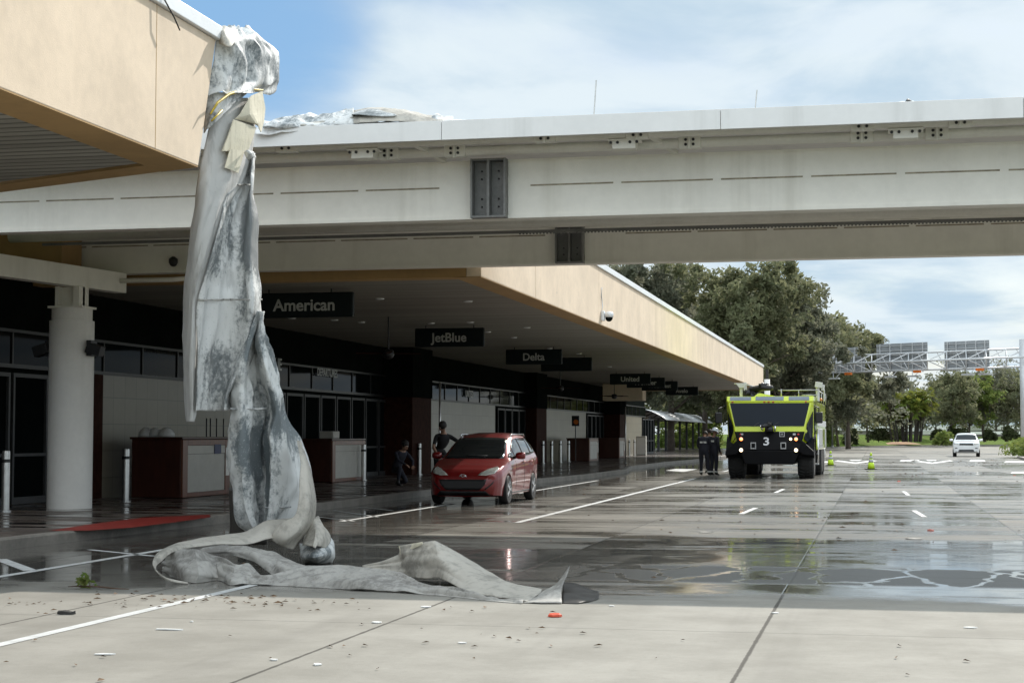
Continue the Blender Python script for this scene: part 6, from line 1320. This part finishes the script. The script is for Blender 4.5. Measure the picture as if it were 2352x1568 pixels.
# scraps of board stuck to the hanging sheet
def hb(name, rows, m, nu, sub, amp, seed, thick=.008): sheet(name, [[(x, y, hx(x, y) + o_) for x, y, o_ in r_] for r_ in rows], m, tm, nu, sub, amp, seed, thick, 1., 2., None, .85)
hb('cream_board', [[(536.6, 275, -.16), (560, 283, -.2), (587, 293, -.17)], [(524, 312, -.12), (551, 318, -.16), (578, 322, -.12)], [(510, 347, -.08), (540, 347, -.1), (569, 346, -.08)]], M['board'], 8, 4, .002, 18, .016)
hb('cream_board', [[(548, 268, -.2), (574, 222, -.30), (602, 210, -.15)], [(540, 273, -.15), (576, 262, -.32), (609, 250, -.1)], [(562, 279, -.15), (590, 284, -.28), (606, 276, -.1)], [(584, 282, -.15), (594, 292, -.2), (599, 304, -.15)]], M['board'], 12, 5, .006, 19, .008)
hb('paper_label', [[(528, 342, -.16), (544, 344, -.17), (561, 347, -.16)], [(522, 364, -.14), (538, 368, -.15), (554, 372, -.14)], [(516, 385, -.12), (532, 391, -.13), (547, 398, -.12)]], M['board'], 8, 4, .003, 20, .008)
hb('curled_scrap', [[(562, 350, -.2), (566, 346, -.3), (572, 346, -.3)], [(566, 362, -.25), (575, 352, -.4), (582, 350, -.35)], [(570, 368, -.2), (580, 362, -.35), (588, 362, -.3)]], M['mem_white'], 8, 5, .01, 21)
MB().tube([at_d(456, 300, 19.65), at_d(458, 340, 19.6), at_d(455, 378, 19.65)], .02, 6).build('metal_edge', M['white_coping'], tm, True)

# membrane heaped on the footbridge roof
hp = thing('membrane_heap', 'crumpled roofing membrane heaped on the footbridge roof', 'roofing sheet', on_y(820, 290, 24.6))
HB = 24.3
def hsheet(name, pts, m, seed, amp, dy=(0., .5, 1.1), thick=.01):
    rows = []
    for x, lo, hi in pts:
        rows.append([(x, lo, HB / .977), (x, lo - (lo - hi) * .6, HB / .977 + .15), (x, hi, HB / .977 + .5), (x, hi + 4, HB / .977 + 1.3)])
    return sheet(name, rows, m, hp, 12, 7, amp, seed, thick, 1.6, 4.)
fy = lambda x: 305 + (x - 590) * (290 - 305) / 427. if x < 1017 else 290 + (x - 1017) * (237 - 290) / 1335.
M['mem_lit'] = membrane_mat('clean_white_membrane', (.80, .80, .79), (.62, .62, .60), .2, 1.6, 1., .5)
hsheet('loose_sheet', [(x, fy(x) + 1, fy(x) - h_) for x, h_ in ((586, 8), (640, 14), (700, 16), (760, 16), (830, 15), (900, 13), (960, 14), (1030, 12), (1100, 9), (1180, 8), (1260, 7), (1380, 6), (1480, 4.5), (1600, 3.5), (1720, 2))], M['mem_lit'], 31, .03)
hsheet('silver_debris', [(x, fy(x) - 8, y) for x, y in ((604, 284), (640, 276), (680, 268), (720, 266), (760, 262), (790, 256), (812, 256))], M['mem_silver'], 32, .06)
hsheet('arched_sheet', [(x, l_, y) for x, l_, y in ((690, 290, 284), (750, 288, 274), (810, 284, 256), (850, 280, 250), (900, 278, 249), (950, 280, 258), (990, 281, 268), (1020, 281, 272))], M['mem_beige'], 33, .02)
hsheet('dark_pocket', [(x, l_, y) for x, l_, y in ((808, 262, 261), (830, 264, 254), (862, 266, 251.5), (890, 266, 253), (910, 264, 262))], M['mem_dark'], 34, .01)  # sheet painted dark for the shaded hollow under the arched sheet
hsheet('silver_debris', [(x, fy(x) - 6, y) for x, y in ((985, 276), (1000, 266), (1012, 268), (1040, 272))], M['mem_silver'], 35, .04)
hp2 = hp; hp = thing('membrane_heap', 'loose white membrane lifting along the right end of the footbridge roof', 'roofing sheet', on_y(2200, 240, 24.6))
hsheet('loose_sheet', [(x, fy(x) + 1, fy(x) - h_) for x, h_ in ((1900, 1), (1980, 5), (2050, 9), (2090, 12), (2140, 8), (2200, 5), (2260, 8), (2310, 11), (2370, 12), (2430, 9))], M['mem_lit'], 36, .03)
MB().tube([on_y(2080, 238, 24.3), on_y(2085, 230, 24.4), on_y(2092, 234, 24.5)], .02, 6).build('bent_strap', M['dark_hole'], hp, True)

# ------------------------------------------------------------------ storm litter on the concrete
M['paper'] = mat('white_scrap', (.74, .74, .72), .7); M['red_plastic'] = mat('orange_red_scrap', (.62, .08, .03), .45); M['dark_scrap'] = mat('dark_scrap', (.035, .033, .03), .7); M['leaf_dry'] = mat('dry_leaves', (.12, .065, .025), .8, var=.6, scale=30); M['twig'] = mat('twig_bark', (.10, .06, .04), .85)
def scrap(name, px, py, w, l, h_, m, label, cat, group=None, rz=None):
    r = random.Random(int(px * 7 + py)); p = on_z(px, py, 0); n_ = 7; out = []
    for k in range(n_): a = 2 * PI * k / n_; q = r.uniform(.75, 1.1); out.append((math.cos(a) * l / 2 * q, math.sin(a) * w / 2 * q))
    b = MB(); vs = [(x, y, .004) for x, y in out] + [(x * .96, y * .96, .008 + h_ * (.5 + r.random())) for x, y in out]
    b.add(vs, [tuple(range(n_ - 1, -1, -1)), tuple(range(n_, 2 * n_))] + [(i, (i + 1) % n_, (i + 1) % n_ + n_, i + n_) for i in range(n_)])
    o = b.build(name, m); o.location = (p.x, p.y, 0); o.rotation_euler = (0, 0, r.uniform(-.4, .4) if rz is None else rz); return tag(o, label, cat, group)
WG = 'white scraps scattered on the dry concrete'
for px, py, l, w in ((240, 1503, .22, .08), (629, 1516, .10, .08), (730, 1527, .10, .10), (866, 1430, .12, .12), (977, 1394, .14, .10), (1062, 1477, .1, .06), (440, 1428, .05, .04), (2228, 1442, .16, .06), (1780, 1408, .10, .06), (1405, 1392, .08, .06)):
    scrap('paper_scrap', px, py, w * .7, l * .72, .003, M['paper'], 'small white scrap lying on the dry concrete in the foreground', 'litter', WG)
scrap('paper_strip', 389, 1446.5, .05, .27, .004, M['paper'], 'white flat paper strip beside the nearest lane line', 'litter', None, .02)
scrap('plastic_wrapper', 1275, 1416, .10, .12, .02, M['red_plastic'], 'orange red wrapper with a pale end, lying before the torn roofing tip', 'litter'); 
scrap('dark_bar', 152, 1410, .07, .17, .02, M['dark_scrap'], 'short dark bar lying left of the lane line', 'litter', None, .05)
DG = 'red scraps on the wet road'
for px, py in ((2138, 1218), (2065, 1105), (2330, 1092)): scrap('red_scrap', px, py, .07, .13, .012, M['red_plastic'], 'small red scrap on the wet concrete, far right lanes', 'litter', DG)
for px, py, l in ((2168, 1108, .4), (2250, 1090, .4), (2280, 1103, .5), (2100, 1238, .28), (1622, 1223, .24), (2300, 1120, .35)): scrap('paper_scrap', px, py, .2, l, .008, M['mem_grey'], 'pale scrap of roofing on the wet lanes', 'litter', 'pale scraps on the wet lanes')
# leafy twig
p = on_z(192, 1352, 0); t = thing('leafy_twig', 'broken twig with a tuft of green leaves on the concrete', 'twig', p)
MB().tube([(-.18, .02, .02), (0, 0, .03), (.22, -.05, .03), (.40, -.09, .02), (.52, -.06, .015)], [.004, .009, .009, .007, .004], 6).tube([(0, 0, .03), (.02, .03, .12)], .006, 5).build('stem', M['twig'], t, True, local=True)
r = random.Random(4); vs, fs = leaf_quads([(Vector((r.gauss(0, .045), r.gauss(0, .045), .08 + r.gauss(0, .035))), 1.) for _ in range(60)], .05, r); vs = [Vector((v.x, v.y, max(v.z, .008))) for v in vs]; mesh_obj('leaves', vs, fs, M['leaf_c'], t)
# leaf litter nobody could count, in drifts by the shade line and far on the road
r = random.Random(11); cs = []
def drift(px, py, n_, sx_, sy_, sc):
    for _ in range(n_):
        q = on_z(px, py, 0); cs.append((Vector((q.x + r.gauss(0, sx_), q.y + r.gauss(0, sy_), .012)), sc * r.uniform(.5, 1.5)))
drift(300, 1385, 45, 1.2, .35, .75); drift(480, 1370, 30, .7, .25, .75); drift(60, 1390, 30, .8, .3, .75); drift(560, 1382, 40, .6, .3, .9); drift(900, 1490, 30, 2.6, 1.2, .8); drift(1600, 1480, 26, 2.6, 1.2, .8)
drift(1500, 1120, 40, 3., 8., 1.3); drift(2200, 1090, 90, 4., 7., 1.5); drift(2290, 1062, 90, 3., 7., 1.8); drift(2060, 1070, 40, 4., 8., 1.5); drift(700, 1310, 60, 1.2, .5, .9); drift(1800, 1200, 60, 3., 4., 1.2)
vs = []; fs = []
for c, s in cs:
    a = r.random() * 6.28; l, w = .036 * s, .013 * s; d1 = Vector((math.cos(a), math.sin(a), 0)); d2 = Vector((-d1.y, d1.x, 0)); i = len(vs); vs += [c - d1 * l, c + d2 * w + Vector((0, 0, .012 * s)), c + d1 * l, c - d2 * w]; fs.append((i, i + 1, i + 2, i + 3))
o = mesh_obj('fallen_leaves', vs, fs, M['leaf_dry']); o['kind'] = 'stuff'
